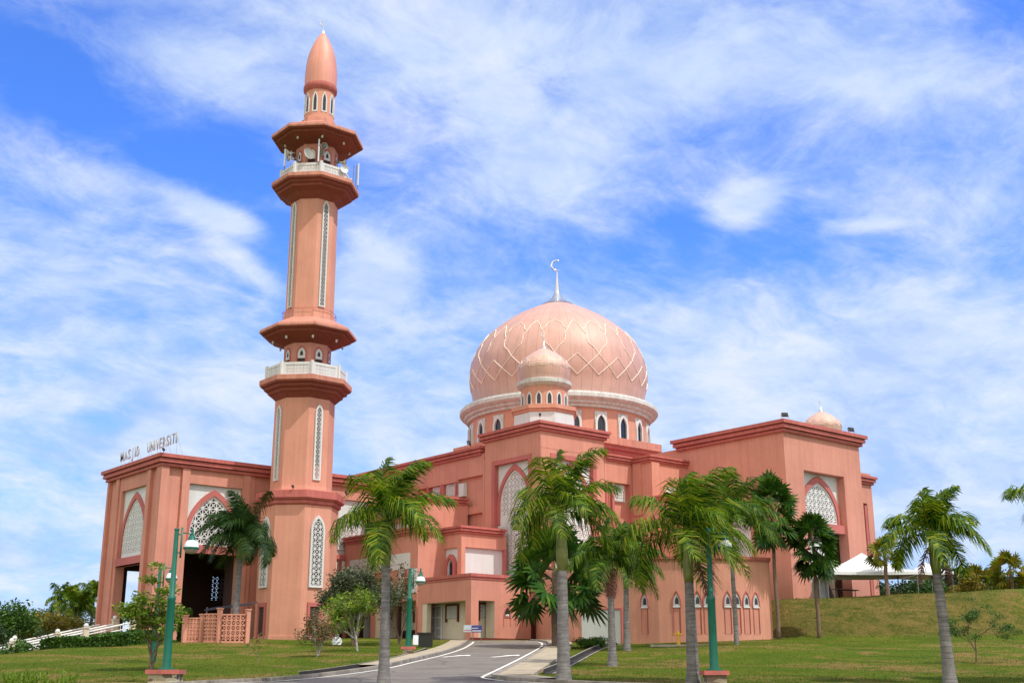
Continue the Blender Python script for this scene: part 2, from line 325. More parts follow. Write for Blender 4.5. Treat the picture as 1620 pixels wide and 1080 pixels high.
    for i, v in ((1, 0.02), (2, 0.60), (3, 0.0), (4, 1.0)): bk.inputs[i].default_value = v
    nt.links.new(dv.outputs['Value'], bk.inputs[0])
    glow = ramp(nt, noise(nt, 3.0, 5, 0.6, vec=PW), [(0.3, (7.8, 7.5, 6.8)), (0.7, (11.6, 11.0, 9.8))])
    col = mixc(nt, col, glow, bk.outputs[0])
    nt.links.new(col, bg.inputs['Color'])
make_world()

# ------------------------------------------------------------------ mesh helpers
def link(o, parent=None):
    SC.collection.objects.link(o)
    if parent: o.parent = parent
    return o
def tag(o, label=None, cat=None, group=None, kind=None):
    if label: o['label'] = label
    if cat: o['category'] = cat
    if group: o['group'] = group
    if kind: o['kind'] = kind
    return o
def thing(name, loc, label, cat, group=None, rz=0.0):
    o = bpy.data.objects.new(name, None); o.location = loc; o.rotation_euler = (0, 0, rz); o.empty_display_size = 0.5
    SC.collection.objects.link(o); return tag(o, label, cat, group)
def dup(root, loc, rz=0.0, label=None, group=None, sc=1.0):
    def rec(o, par):
        c = o.copy(); SC.collection.objects.link(c); c.parent = par
        for ch in o.children: rec(ch, c)
        return c
    r = rec(root, None); r.location = loc; r.rotation_euler = (0, 0, rz); r.scale = (sc, sc, sc)
    if label: r['label'] = label
    if group: r['group'] = group
    return r

class MB:
    """collects faces (each with a material) and links them as one mesh object"""
    def __init__(s, mat='salmon'): s.v = []; s.f = []; s.m = []; s.mat = mat; s.names = []
    def _mi(s, mat):
        mat = mat or s.mat
        if mat not in s.names: s.names.append(mat)
        return s.names.index(mat)
    def face(s, pts, mat=None):
        n = len(s.v); s.v += [tuple(p) for p in pts]; s.f.append(tuple(range(n, n + len(pts)))); s.m.append(s._mi(mat))
    def box(s, x0, x1, y0, y1, z0, z1, mat=None, M=None):
        c = [Vector((x, y, z)) for z in (z0, z1) for y in (y0, y1) for x in (x0, x1)]
        if M is not None: c = [M @ p for p in c]
        n = len(s.v); s.v += [tuple(p) for p in c]
        for q in ((0, 2, 3, 1), (4, 5, 7, 6), (0, 1, 5, 4), (2, 6, 7, 3), (0, 4, 6, 2), (1, 3, 7, 5)):
            s.f.append(tuple(n + i for i in q)); s.m.append(s._mi(mat))
    def prism(s, poly, P, d0, d1, mat=None, caps=True):
        """poly: 2-D outline; P(a,b,d) -> world; extruded from depth d0 to d1"""
        k = len(poly); n = len(s.v)
        s.v += [tuple(P(a, b, d0)) for a, b in poly] + [tuple(P(a, b, d1)) for a, b in poly]; mi = s._mi(mat)
        for i in range(k):
            j = (i + 1) % k; s.f.append((n + i, n + j, n + k + j, n + k + i)); s.m.append(mi)
        if caps:
            s.f.append(tuple(n + i for i in range(k))[::-1]); s.m.append(mi)
            s.f.append(tuple(n + k + i for i in range(k))); s.m.append(mi)
    def strip(s, A, B, P, d0, d1, mat=None):
        """closed-section band between polylines A and B (same length), extruded"""
        mi = s._mi(mat)
        for i in range(len(A) - 1):
            s.prism([A[i], A[i + 1], B[i + 1], B[i]], P, d0, d1, mat)
    def lathe(s, prof, n=32, cx=0, cy=0, a0=0.0, mat=None, close=False):
        mi = s._mi(mat); base = len(s.v)
        for r, z in prof:
            for i in range(n):
                a = a0 + 2 * pi * i / n; s.v.append((cx + r * cos(a), cy + r * sin(a), z))
        for j in range(len(prof) - 1):
            for i in range(n):
                i2 = (i + 1) % n; a, b = base + j * n, base + (j + 1) * n
                s.f.append((a + i, a + i2, b + i2, b + i)); s.m.append(mi)
        if close:
            s.f.append(tuple(base + i for i in range(n))[::-1]); s.m.append(mi)
            b = base + (len(prof) - 1) * n; s.f.append(tuple(b + i for i in range(n))); s.m.append(mi)
    def tube(s, pts, rad, n=8, mat=None, cap=True):
        mi = s._mi(mat); pts = [Vector(p) for p in pts]; base = len(s.v); up = Vector((0.13, 0.21, 0.97)); k = len(pts)
        rad = rad if hasattr(rad, '__len__') else [rad] * k
        for i, p in enumerate(pts):
            t = (pts[min(i + 1, k - 1)] - pts[max(i - 1, 0)]).normalized()
            x = t.cross(up if abs(t.dot(up)) < 0.95 else Vector((1, 0, 0))).normalized(); y = t.cross(x)
            for j in range(n):
                a = 2 * pi * j / n; s.v.append(tuple(p + (x * cos(a) + y * sin(a)) * rad[i]))
        for i in range(k - 1):
            for j in range(n):
                j2 = (j + 1) % n; a, b = base + i * n, base + (i + 1) * n
                s.f.append((a + j, b + j, b + j2, a + j2)); s.m.append(mi)
        if cap:
            s.f.append(tuple(base + i for i in range(n))); s.m.append(mi)
            s.f.append(tuple(base + (k - 1) * n + i for i in range(n))[::-1]); s.m.append(mi)
    def build(s, name, parent=None, smooth=False, origin=None, autosmooth=None):
        if origin is None:
            origin = Vector((0, 0, 0)); q = parent
            while q is not None: origin = origin + q.location; q = q.parent
        else: origin = Vector(origin)
        me = bpy.data.meshes.new(name)
        me.from_pydata([(a - origin.x, b - origin.y, c - origin.z) for a, b, c in s.v], [], s.f)
        for nm in s.names: me.materials.append(MATS[nm])
        if len(s.names) > 1: me.polygons.foreach_set('material_index', s.m)
        if smooth or autosmooth: me.polygons.foreach_set('use_smooth', [True] * len(s.f))
        if autosmooth:
            import bmesh
            bm = bmesh.new(); bm.from_mesh(me); bmesh.ops.remove_doubles(bm, verts=bm.verts, dist=0.0005)
            for e in bm.edges:
                if len(e.link_faces) == 2 and e.calc_face_angle(0) > radians(autosmooth): e.smooth = False
            bm.to_mesh(me); bm.free()
        me.update()
        o = bpy.data.objects.new(name, me); link(o, parent)
        if parent is None: o.location = origin
        return o

class Face:
    """a wall plane: P(x, z, d) with x to the right as seen from outside and d outwards"""
    def __init__(s, ox, oy, tx, ty):
        l = hypot(tx, ty); s.o = Vector((ox, oy, 0)); s.t = Vector((tx / l, ty / l, 0)); s.n = Vector((ty / l, -tx / l, 0))
    def __call__(s, x, z, d=0.0): p = s.o + s.t * x + s.n * d; return Vector((p.x, p.y, z))
    def shift(s, d): f = Face(s.o.x, s.o.y, s.t.x, s.t.y); f.o = s.o + s.n * d; return f
def FR(v): return Face(0, v, 1, 0)          # faces -y; x = world x
def FL(u): return Face(u, 0, 0, -1)         # faces -x; x = -world y
def fbox(mb, F, x0, x1, z0, z1, d0, d1, mat=None):
    mb.prism([(x0, z0), (x1, z0), (x1, z1), (x0, z1)], F, d0, d1, mat)

def facade(mb, F, x0, x1, z0, z1, holes, mat=None):
    """front face with rectangular recesses (hx0,hx1,hz0,hz1,depth,back material or None for open)"""
    xs = sorted({x0, x1} | {h[0] for h in holes} | {h[1] for h in holes}); zs = sorted({z0, z1} | {h[2] for h in holes} | {h[3] for h in holes})
    for i in range(len(xs) - 1):
        for j in range(len(zs) - 1):
            cx, cz = (xs[i] + xs[i + 1]) / 2, (zs[j] + zs[j + 1]) / 2
            if cx < x0 or cx > x1 or cz < z0 or cz > z1: continue
            if any(h[0] < cx < h[1] and h[2] < cz < h[3] for h in holes): continue
            mb.face([F(xs[i], zs[j]), F(xs[i + 1], zs[j]), F(xs[i + 1], zs[j + 1]), F(xs[i], zs[j + 1])], mat)
    for h in holes:
        a, b, c, e, dep, bm = h[:6]; jm = h[6] if len(h) > 6 else mat
        for p, q in (((a, c), (b, c)), ((b, c), (b, e)), ((b, e), (a, e)), ((a, e), (a, c))):
            mb.face([F(*p), F(*p, -dep), F(*q, -dep), F(*q)], jm)
        if bm: mb.face([F(a, c, -dep), F(b, c, -dep), F(b, e, -dep), F(a, e, -dep)], bm)
def mass(mb, x0, x1, y0, y1, z0, z1, L=None, R=None, mat=None, Lx=None, Rx=None):
    """rectangular block with detailed left (-x) and right (-y) faces"""
    facade(mb, FL(x0), -y1, -y0, z0, z1, L or [], mat); facade(mb, FR(y0), x0, x1, z0, z1, R or [], mat)
    mb.face([(x1, y0, z0), (x1, y1, z0), (x1, y1, z1), (x1, y0, z1)], mat); mb.face([(x1, y1, z0), (x0, y1, z0), (x0, y1, z1), (x1, y1, z1)], mat)
    mb.face([(x0, y0, z1), (x1, y0, z1), (x1, y1, z1), (x0, y1, z1)], mat)
def cornice(mb, x0, x1, y0, y1, zt, k=1.0, e=0.0):
    """three-step projecting cornice whose top is at zt"""
    for a, b, o, m in ((0.0, 0.30, 0.62, 'trim'), (0.28, 0.42, 0.40, 'trim_dark_shaded'), (0.40, 0.68, 0.46, 'trim'), (0.66, 0.78, 0.20, 'trim_dark_shaded'), (0.76, 0.98, 0.26, 'trim')):
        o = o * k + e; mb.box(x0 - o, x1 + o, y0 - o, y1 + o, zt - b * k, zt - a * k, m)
def arch_pts(w, z0, z1, n=10, cx=0.0):
    """pointed arch from (-w,z0) over the apex to (w,z0)"""
    h = z1 - z0; c = (h * h - w * w) / (2 * w); r = w + c; L = []
    a1 = atan2(h, c) if c > -1e9 else pi / 2
    for i in range(n + 1):
        a = a1 * i / n; L.append((cx - (r * cos(a) - c), z0 + r * sin(a)))
    return L + [(2 * cx - x, z) for x, z in L[-2::-1]]
def arch_ring(mb, F, cx, w, zb, zs, za, t, d0, d1, mat):
    """band of width t following a pointed arch with straight legs down to zb"""
    A = [(cx - w, zb)] + arch_pts(w, zs, za, 10, cx) + [(cx + w, zb)]
    B = [(cx - w + t, zb)] + arch_pts(w - t, zs, za - t * 1.5, 10, cx) + [(cx + w - t, zb)]
    mb.strip(A, B, F, d0, d1, mat)
def spandrel(mb, F, cx, w, zs, za, x0, x1, zt, d0, d1, mat):
    """plate between a pointed arch and the rectangle around it"""
    A = arch_pts(w, zs, za, 10, cx); half = len(A) // 2
    for i in range(len(A) - 1):
        (a, b), (c, e) = A[i], A[i + 1]
        mb.prism([(a, b), (c, e), (c, zt), (a, zt)], F, d0, d1, mat)
    if cx - w > x0 + 1e-4: fbox(mb, F, x0, cx - w, zs, zt, d0, d1, mat)
    if cx + w < x1 - 1e-4: fbox(mb, F, cx + w, x1, zs, zt, d0, d1, mat)
def clip_line(poly, px, pz, dx, dz):
    t0, t1 = -1e9, 1e9; k = len(poly); ar = sum(poly[i][0] * poly[(i + 1) % k][1] - poly[(i + 1) % k][0] * poly[i][1] for i in range(k))
    sg = 1 if ar > 0 else -1
    for i in range(k):
        a, b = poly[i], poly[(i + 1) % k]; nx, nz = -(b[1] - a[1]) * sg, (b[0] - a[0]) * sg
        den = nx * dx + nz * dz; num = nx * (a[0] - px) + nz * (a[1] - pz)
        if abs(den) < 1e-9:
            if num > 0: return None
            continue
        t = num / den
        if den > 0: t0 = max(t0, t)
        else: t1 = min(t1, t)
    return (t0, t1) if t1 - t0 > 0.02 else None
def lattice(mb, F, poly, cell, bar, d0, d1, mat='white', diag=True):
    """pierced star lattice of crossing bars clipped to a convex outline"""
    xs = [p[0] for p in poly]; zs = [p[1] for p in poly]; cx, cz = (min(xs) + max(xs)) / 2, (min(zs) + max(zs)) / 2
    R = hypot(max(xs) - min(xs), max(zs) - min(zs)) / 2 + cell
    fams = [(1, 0, cell, 0.5), (0, 1, cell, 0.5)] + ([(0.7071, 0.7071, cell * 0.7071, 0.0), (0.7071, -0.7071, cell * 0.7071, 0.0)] if diag else [])
    for k, (dx, dz, sp, off) in enumerate(fams):
        nx, nz = -dz, dx; n = int(R / sp) + 1
        for i in range(-n, n + 1):
            o = (i + off) * sp; px, pz = cx + nx * o, cz + nz * o; c = clip_line(poly, px, pz, dx, dz)
            if not c: continue
            h = bar / 2 * (1.0 if k < 2 else 0.8); a, b = c; e = 0.002 * k
            mb.prism([(px + dx * a - nx * h, pz + dz * a - nz * h), (px + dx * b - nx * h, pz + dz * b - nz * h),
                      (px + dx * b + nx * h, pz + dz * b + nz * h), (px + dx * a + nx * h, pz + dz * a + nz * h)], F, d0 + e, d1 - e, mat)
def rect(x0, x1, z0, z1): return [(x0, z0), (x1, z0), (x1, z1), (x0, z1)]

# ------------------------------------------------------------------ ground, road, paving
def build_ground():
    def axis(core0, core1, step, far):
        a = list(np.arange(core0, core1 + 1e-6, step)); lo = [core0 - d for d in (5, 15, 40, 100, 300, 900, far)]; hi = [core1 + d for d in (5, 15, 40, 100, 300, 900, far)]
        return np.array(sorted(lo) + a + hi)
    s = axis(-62, 62, 0.7, 3000); D = axis(20, 125, 0.6, 4000)
    S, DD = np.meshgrid(s, D); Z = zg_sd(S, DD)
    X = S * RIGHT.x + DD * FWD.x; Y = S * RIGHT.y + DD * FWD.y
    n, m = S.shape; v = np.stack([X, Y, Z], -1).reshape(-1, 3)
    idx = np.arange(n * m).reshape(n, m); f = np.stack([idx[:-1, :-1], idx[:-1, 1:], idx[1:, 1:], idx[1:, :-1]], -1).reshape(-1, 4)
    me = bpy.data.meshes.new('ground'); me.from_pydata(v.tolist(), [], f.tolist()); me.materials.append(MATS['grass_ground'])
    me.polygons.foreach_set('use_smooth', [True] * len(f)); o = bpy.data.objects.new('ground', me); link(o); tag(o, kind='structure')
build_ground()
def sdp(px, D): p = at(px, 1060, D); return (p.dot(RIGHT), D)
def w3(s, D, dz=0.0): return (s * RIGHT.x + D * FWD.x, s * RIGHT.y + D * FWD.y, float(zg_sd(s, D)) + dz)
def catmull(P, n=8):
    out = []
    for i in range(len(P) - 1):
        p0, p1, p2, p3 = P[max(i - 1, 0)], P[i], P[i + 1], P[min(i + 2, len(P) - 1)]
        for k in range(n):
            t = k / n; out.append(tuple(0.5 * ((2 * b) + (-a + c) * t + (2 * a - 5 * b + 4 * c - d) * t * t + (-a + 3 * b - 3 * c + d) * t ** 3) for a, b, c, d in zip(p0, p1, p2, p3)))
    return out + [P[-1]]
def ribbon(mb, C, off0, off1, dz0, dz1=None, mat=None, side=0.0):
    """strip following curve C between two sideways offsets"""
    if dz1 is None: dz1 = dz0
    A, B = [], []
    for i in range(len(C)):
        a, b = C[max(i - 1, 0)], C[min(i + 1, len(C) - 1)]; tx, ty = b[0] - a[0], b[1] - a[1]; l = hypot(tx, ty) or 1; nx, ny = ty / l, -tx / l
        A.append(w3(C[i][0] + nx * off0, C[i][1] + ny * off0, dz0)); B.append(w3(C[i][0] + nx * off1, C[i][1] + ny * off1, dz1))
    for i in range(len(C) - 1): mb.face([A[i], A[i + 1], B[i + 1], B[i]], mat)
    if side:
        for Q in (A, B):
            for i in range(len(C) - 1):
                p, q = Q[i], Q[i + 1]; mb.face([p, q, (q[0], q[1], q[2] - side), (p[0], p[1], p[2] - side)], mat)
KL = catmull([sdp(60, 40), sdp(250, 43.0), sdp(380, 46.8), sdp(500, 50.5), sdp(595, 56), sdp(645, 62), sdp(695, 70), sdp(724, 78), sdp(738, 86), sdp(741, 90)])
KR = catmull([sdp(838, 91.5), sdp(860, 89), sdp(866, 84.5), sdp(861, 78), sdp(838, 67), sdp(806, 57), sdp(780, 51.2), sdp(777, 50.3), sdp(786, 49.4), sdp(840, 47.2), sdp(1000, 42.8), sdp(1300, 39)])
def build_road():
    mb = MB('asphalt')
    def q(a, b, n=10):
        for i in range(n):
            for p, r in (((i / n), (i + 1) / n),):
                l = lambda t: (a[0] + (b[0] - a[0]) * t, a[1] + (b[1] - a[1]) * t)
                yield l(p), l(r)
    # drive: rows of constant distance between the two kerbs
    def xs_at(C, D):
        best = None
        for i in range(len(C) - 1):
            d0, d1 = C[i][1], C[i + 1][1]
            if (d0 - D) * (d1 - D) <= 0 and d0 != d1:
                best = C[i][0] + (C[i + 1][0] - C[i][0]) * (D - d0) / (d1 - d0)
                if C is KR: pass
        return best
    rows = []
    for D in np.arange(50.4, 92.6, 0.7):
        l = xs_at(KL, D) if D < 90 else sdp(742, D)[0]; r = None
        cand = []
        for i in range(len(KR) - 1):
            d0, d1 = KR[i][1], KR[i + 1][1]
            if (d0 - D) * (d1 - D) <= 0 and d0 != d1 and i < 60: cand.append(KR[i][0] + (KR[i + 1][0] - KR[i][0]) * (D - d0) / (d1 - d0))
        r = max(cand) if cand else sdp(838, D)[0]
        if D < 51: r = sdp(779, D)[0]
        rows.append((D, l, r))
    for (D0, l0, r0), (D1, l1, r1) in zip(rows, rows[1:]):
        for k in range(12):
            a, b = k / 12, (k + 1) / 12
            mb.face([w3(l0 + (r0 - l0) * a, D0, .03), w3(l0 + (r0 - l0) * b, D0, .03), w3(l1 + (r1 - l1) * b, D1, .03), w3(l1 + (r1 - l1) * a, D1, .03)])
    # the road crossing the foreground
    for D in np.arange(34, 50.4, 0.82):
        for s in np.arange(-40, 40, 2.0):
            D1 = min(D + 0.82, 50.4)
            lim = lambda ss: min(D1, (np.interp(ss, [c[0] for c in KL], [c[1] for c in KL]) if ss < KL[40][0] else (np.interp(ss, [c[0] for c in KR[56:]], [c[1] for c in KR[56:]]) if ss > KR[56][0] else 50.4)))
            a, b = lim(s), lim(s + 2)
            if a <= D and b <= D: continue
            mb.face([w3(s, D, .03), w3(s + 2, D, .03), w3(s + 2, max(b, D), .03), w3(s, max(a, D), .03)])
    tag(mb.build('road'), kind='structure')
    mb = MB('kerb')
    ribbon(mb, KL, -0.05, -0.25, 0.16, mat='kerb', side=0.2); ribbon(mb, KR, -0.05, -0.25, 0.16, mat='kerb', side=0.2)
    tag(mb.build('kerb'), kind='structure')
    mb = MB('paving')
    ribbon(mb, KL[34:], -0.25, -1.35, 0.145, side=0.15); ribbon(mb, KR[:72], -0.25, -1.7, 0.145, side=0.15)
    # apron between the drive and the wall on the right of the porch
    tag(mb.build('footpath'), kind='structure')
    mb = MB('paint_line')
    ribbon(mb, KL, 0.28, 0.42, 0.045); ribbon(mb, KR, 0.28, 0.42, 0.045)
    tag(mb.build('road_marking'), kind='structure')
    def arrow(px, D, sc, ang, label):
        c = sdp(px, D); ca, sa = cos(ang), sin(ang)
        pts = [(0, 1.6), (.55, .45), (.17, .45), (.17, -1.6), (-.17, -1.6), (-.17, .45), (-.55, .45)]
        mb = MB('paint_line'); mb.face([w3(c[0] + (x * ca - y * sa) * sc, c[1] + (x * sa + y * ca) * sc, .05) for x, y in pts])
        tag(mb.build('road_arrow', origin=w3(*c)), label, 'road arrow', 'arrows painted on the drive')
    arrow(723, 68, .95, -.5, 'white arrow painted on the drive, nearer the left kerb')
    arrow(801, 68, 1.0, -.5, 'white arrow painted on the drive, nearer the right kerb')
build_road()
def drain(name, P, label, wdt=0.5, ht=0.3):
    C = catmull(P, 6); mb = MB('concrete')
    ribbon(mb, C, 0.0, 0.10, ht, mat='kerb'); ribbon(mb, C, wdt, wdt + .10, .03, mat='kerb')
    for o in (0.10, wdt + .10):
        A = []
        for i in range(len(C)):
            a, b = C[max(i - 1, 0)], C[min(i + 1, len(C) - 1)]; tx, ty = b[0] - a[0], b[1] - a[1]; l = hypot(tx, ty)
            A.append((C[i][0] + ty / l * o, C[i][1] - tx / l * o))
        h = ht if o < .3 else .03
        for p, q in zip(A, A[1:]): mb.face([w3(*p, h), w3(*q, h), w3(*q, -.2), w3(*p, -.2)], 'drain_wall')
    ribbon(mb, C, 0.10, wdt, 0.02, mat='drain_wall')
    tag(mb.build(name, origin=w3(*P[0])), label, 'drain', 'open concrete drains')
drain('storm_drain', [sdp(470, 52.0), sdp(520, 54.5), sdp(600, 61.5), sdp(650, 69.5), sdp(672, 76)], 'dark open drain running along the lawn left of the drive', .7, .17)
drain('storm_drain', [sdp(856, 53), sdp(882, 58), sdp(904, 64), sdp(926, 72), sdp(948, 80), sdp(975, 84)], 'dark open drain cut through the grass right of the drive', .45, .20)

# ------------------------------------------------------------------ the mosque
MOSQUE = thing('mosque', (65.0, 92.0, 3.0), 'large salmon-pink mosque with a ribbed main dome, stepped flat-roofed wings and dark red cornices', 'mosque')

def screen_window(parent, F, cx, w, z0, zs, za, cell, bar, depth=0.18, frame=0.12, back='dark_inside', fmat='white', name='window', rectw=None):
    """pierced screen in a pointed frame, dark sheet standing in for the unlit room behind; F is the plane the frame stands on"""
    b = MB(back); P = [(cx - w, z0)] + arch_pts(w, zs, za, 8, cx) + [(cx + w, z0)]
    b.face([F(x, z, 0.015) for x, z in P]); o = b.build(name, parent)
    f = MB(fmat); arch_ring(f, F, cx, w, z0, zs, za, frame, 0.02, depth, fmat); fbox(f, F, cx - w + frame, cx + w - frame, z0 + 0.003, z0 + frame, 0.02, depth - .004, fmat); f.build('window_frame', o)
    wi = w - frame; Q = [(cx - wi, z0 + frame)] + arch_pts(wi, zs, za - frame * 1.5, 8, cx) + [(cx + wi, z0 + frame)]
    s = MB('white'); lattice(s, F, Q, cell, bar, 0.05, depth - 0.05); s.build('lattice_screen', o); return o
def big_bay(parent, F, x0, x1, z0, zt, zs, za, lat0, cell=0.42, bar=0.13, ring=0.34, backm='dark_inside', thick=0.22, open_back=False):
    """white panel with red pointed arch and a pierced screen filling it; F = back plane of the recess"""
    cx, w = (x0 + x1) / 2, (x1 - x0) / 2
    p = MB('panel_white'); spandrel(p, F, cx, w - .02, zs, za, x0, x1, zt, 0.0, thick * .6, 'panel_white'); o = p.build('window', parent)
    r = MB('redframe'); arch_ring(r, F, cx, w - .01, z0, zs, za, ring, 0.0, thick + .06, 'redframe'); r.build('arch_surround', o)
    wi = w - ring; Q = [(cx - wi, lat0)] + arch_pts(wi, zs, za - ring * 1.5, 10, cx) + [(cx + wi, lat0)]
    l = MB('white'); lattice(l, F, Q, cell, bar, 0.02, thick * .6); fbox(l, F, cx - wi + .003, cx + wi - .003, z0 + .003, lat0, 0.0, thick * .75, 'panel_white')
    arch_ring(l, F, cx, wi + .02, z0 + .004, zs, za - ring * 1.5 + .02, .14, .01, thick * .7, 'panel_white'); l.build('lattice_screen', o)
    if not open_back:
        k = MB(backm); k.face([F(x, z, -.35) for x, z in rect(x0, x1, z0, zt)]); k.build('dark_backing', o)
    return o
def lancet(mb, F, cx, w, z0, zs, za, d0, d1, mat):
    P = [(cx - w, z0)] + arch_pts(w, zs, za, 7, cx) + [(cx + w, z0)]; mb.prism(P[::-1], F, d0, d1, mat)

def entrance_portal():
    u0, u1, v0, v1 = 40.4, 50.3, 94.4, 106.0; zb, zt = 0.3, 17.45
    mb = MB('salmon')
    # upper walls (above the openings) with their recesses; piers below
    def face_holes(F, a, b, oa, ob, zo, full0):
        H = [(oa, ob, 10.78, 15.86, .45, None)]
        return H
    FRv, FLu = FR(v0), FL(u0)
    # right-hand face
    facade(mb, FRv, u0, u1, zb, zt, [(42.84, 47.80, zb, 10.08, .8, None), (42.84, 47.80, 10.78, 15.86, .45, None), (40.95, 42.15, zb + .2, 17.2, .16, 'salmon'), (48.95, 50.2, zb + .2, 17.2, .16, 'salmon'), (42.80, 47.84, 16.45, 17.2, .0001, 'salmon')])
    facade(mb, FLu, -v1, -v0, zb, zt, [(-102.8, -97.25, zb, 9.32, .8, None), (-102.8, -97.25, 9.98, 15.88, .45, None), (-105.5, -104.25, zb + .2, 17.2, .16, 'salmon'), (-96.5, -95.3, zb + .2, 17.2, .16, 'salmon')])
    # pilaster strips standing proud
    for a, b in ((42.15, 42.83), (47.81, 48.5)): fbox(mb, FRv, a, b, zb, 17.30, 0.0, .14)
    for a, b in ((-104.0, -103.3), (-97.2, -96.5)): fbox(mb, FLu, a, b, zb, 17.30, 0.0, .14)
    fbox(mb, FRv, 40.26, 40.95, zb, 17.30, 0.0, .14); fbox(mb, FLu, -95.3, -94.42, zb, 17.30, 0.0, .14)
    fbox(mb, FLu, -105.98, -105.6, zb, 17.3, 0, .14)
    # inner faces, far wall with its own opening, roof slab
    mb.box(41.2, u1 + .1, 104.9, v1, 9.3, zt, 'dark_brown'); mb.box(u0 + .3, 42.2, 104.5, v1 - .01, zb, 9.5, 'dark_brown'); mb.box(45.6, 50.6, 104.9, v1 - .02, zb, 9.28, 'dark_brown'); mb.box(51.8, u1 + 14.9, 104.9, v1 - .02, zb, 9.28, 'dark_brown'); mb.box(50.6, 51.8, 104.95, v1 - .03, zb, 7.0, 'dark_brown'); mb.box(50.42, 65.2, 104.92, v1 - .04, 9.26, zt - .1, 'dark_brown')  # interior brown darkened to stand in for the shade of the hall
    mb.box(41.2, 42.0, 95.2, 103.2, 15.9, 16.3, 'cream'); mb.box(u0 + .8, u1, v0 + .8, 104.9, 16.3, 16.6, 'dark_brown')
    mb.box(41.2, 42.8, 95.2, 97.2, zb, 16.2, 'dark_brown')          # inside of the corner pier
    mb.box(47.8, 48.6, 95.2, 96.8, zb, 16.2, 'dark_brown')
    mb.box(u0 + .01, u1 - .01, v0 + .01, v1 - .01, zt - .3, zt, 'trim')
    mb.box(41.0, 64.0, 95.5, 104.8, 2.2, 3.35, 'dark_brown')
    mb.build('portal_wall', MOSQUE)
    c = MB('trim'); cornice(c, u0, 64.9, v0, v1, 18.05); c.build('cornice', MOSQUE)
    b = MB('redframe'); fbox(b, FRv, 42.84, 47.80, 10.08, 10.74, -.5, .10); b.build('portal_beam', MOSQUE)
    b = MB('redframe'); fbox(b, FLu, -102.8, -97.25, 9.32, 9.95, -.5, .10); b.build('portal_beam', MOSQUE)
    big_bay(MOSQUE, FRv.shift(-.45), 42.84, 47.80, 10.78, 15.86, 11.6, 15.55, 10.95, .62, .085, .36, open_back=False)
    big_bay(MOSQUE, FLu.shift(-.45), -102.8, -97.25, 9.98, 15.88, 11.2, 15.55, 10.3, .52, .12, .36, backm='screen_grey')
    # pierced screen at the far end of the dark hall, daylight behind it
    F = Face(0, 104.9, 1, 0); l = MB('dark_inside'); lattice(l, F, rect(50.58, 51.82, 6.98, 9.3), .42, .10, -.3, -.2, 'dark_inside'); l.build('lattice_screen', MOSQUE)
entrance_portal()

def side_wing():
    u0, u1, v0, v1 = 50.3, 65.86, 94.4, 106.0; zb, zt = 0.8, 17.43
    mb = MB('salmon'); F = FR(v0)
    facade(mb, F, u0, u1, zb, zt, [(50.9, 53.2, 10.9, 15.86, .3, None), (56.4, 61.2, 10.9, 15.90, .3, None), (62.0, 65.3, 10.9, 15.90, .3, None),
                                   (55.2, 58.9, 3.0, 6.9, 3.5, 'dark_brown', 'dark_brown'), (60.3, 65.0, 3.0, 6.9, 0.3, 'dark_brown')])
    mb.face([(u0, v1, zt), (u1, v1, zt), (u1, v0, zt), (u0, v0, zt)])
    fbox(mb, F, 55.3, 56.1, 3.0, 17.3, 0.0, .14); fbox(mb, F, 61.3, 61.9, 7.4, 17.3, 0.0, .12)
    mb.build('wing_wall', MOSQUE)
    for x0, x1 in ((56.4, 61.2), (62.0, 65.3)):
        p = MB('panel_white'); p.face([F(x, z, -.29) for x, z in rect(x0, x1, 10.9, 15.9)]); o = p.build('window', MOSQUE)
        cx = (x0 + x1) / 2; screen_window(o, F.shift(-.28), cx, 1.1, 11.3, 13.2, 14.8, .42, .08, name='window_opening')
    p = MB('trim'); fbox(p, F, 55.2, 65.8, 10.4, 10.75, 0.0, .22); p.build('cornice', MOSQUE)
    for cx in (58.6, 63.9):
        p = MB('redframe'); fbox(p, F, cx - .7, cx - .5, 7.7, 10.3, .0, .1); fbox(p, F, cx + .5, cx + .7, 7.7, 10.3, .0, .1); o = p.build('window', MOSQUE)
        l = MB('white'); fbox(l, F, cx - .49, cx + .49, 7.8, 10.25, .01, .03, 'dark_inside'); lattice(l, F, rect(cx - .49, cx + .49, 7.8, 10.25), .3, .11, .035, .09); l.build('lattice_screen', o)
    p = MB('panel_white'); fbox(p, F, 65.0, 65.84, 7.6, 9.3, .0, .06); p.build('white_panel', MOSQUE); p = MB('panel_white'); fbox(p, F, 56.2, 57.6, 8.0, 10.2, .0, .06); p.build('white_panel', MOSQUE)
side_wing()

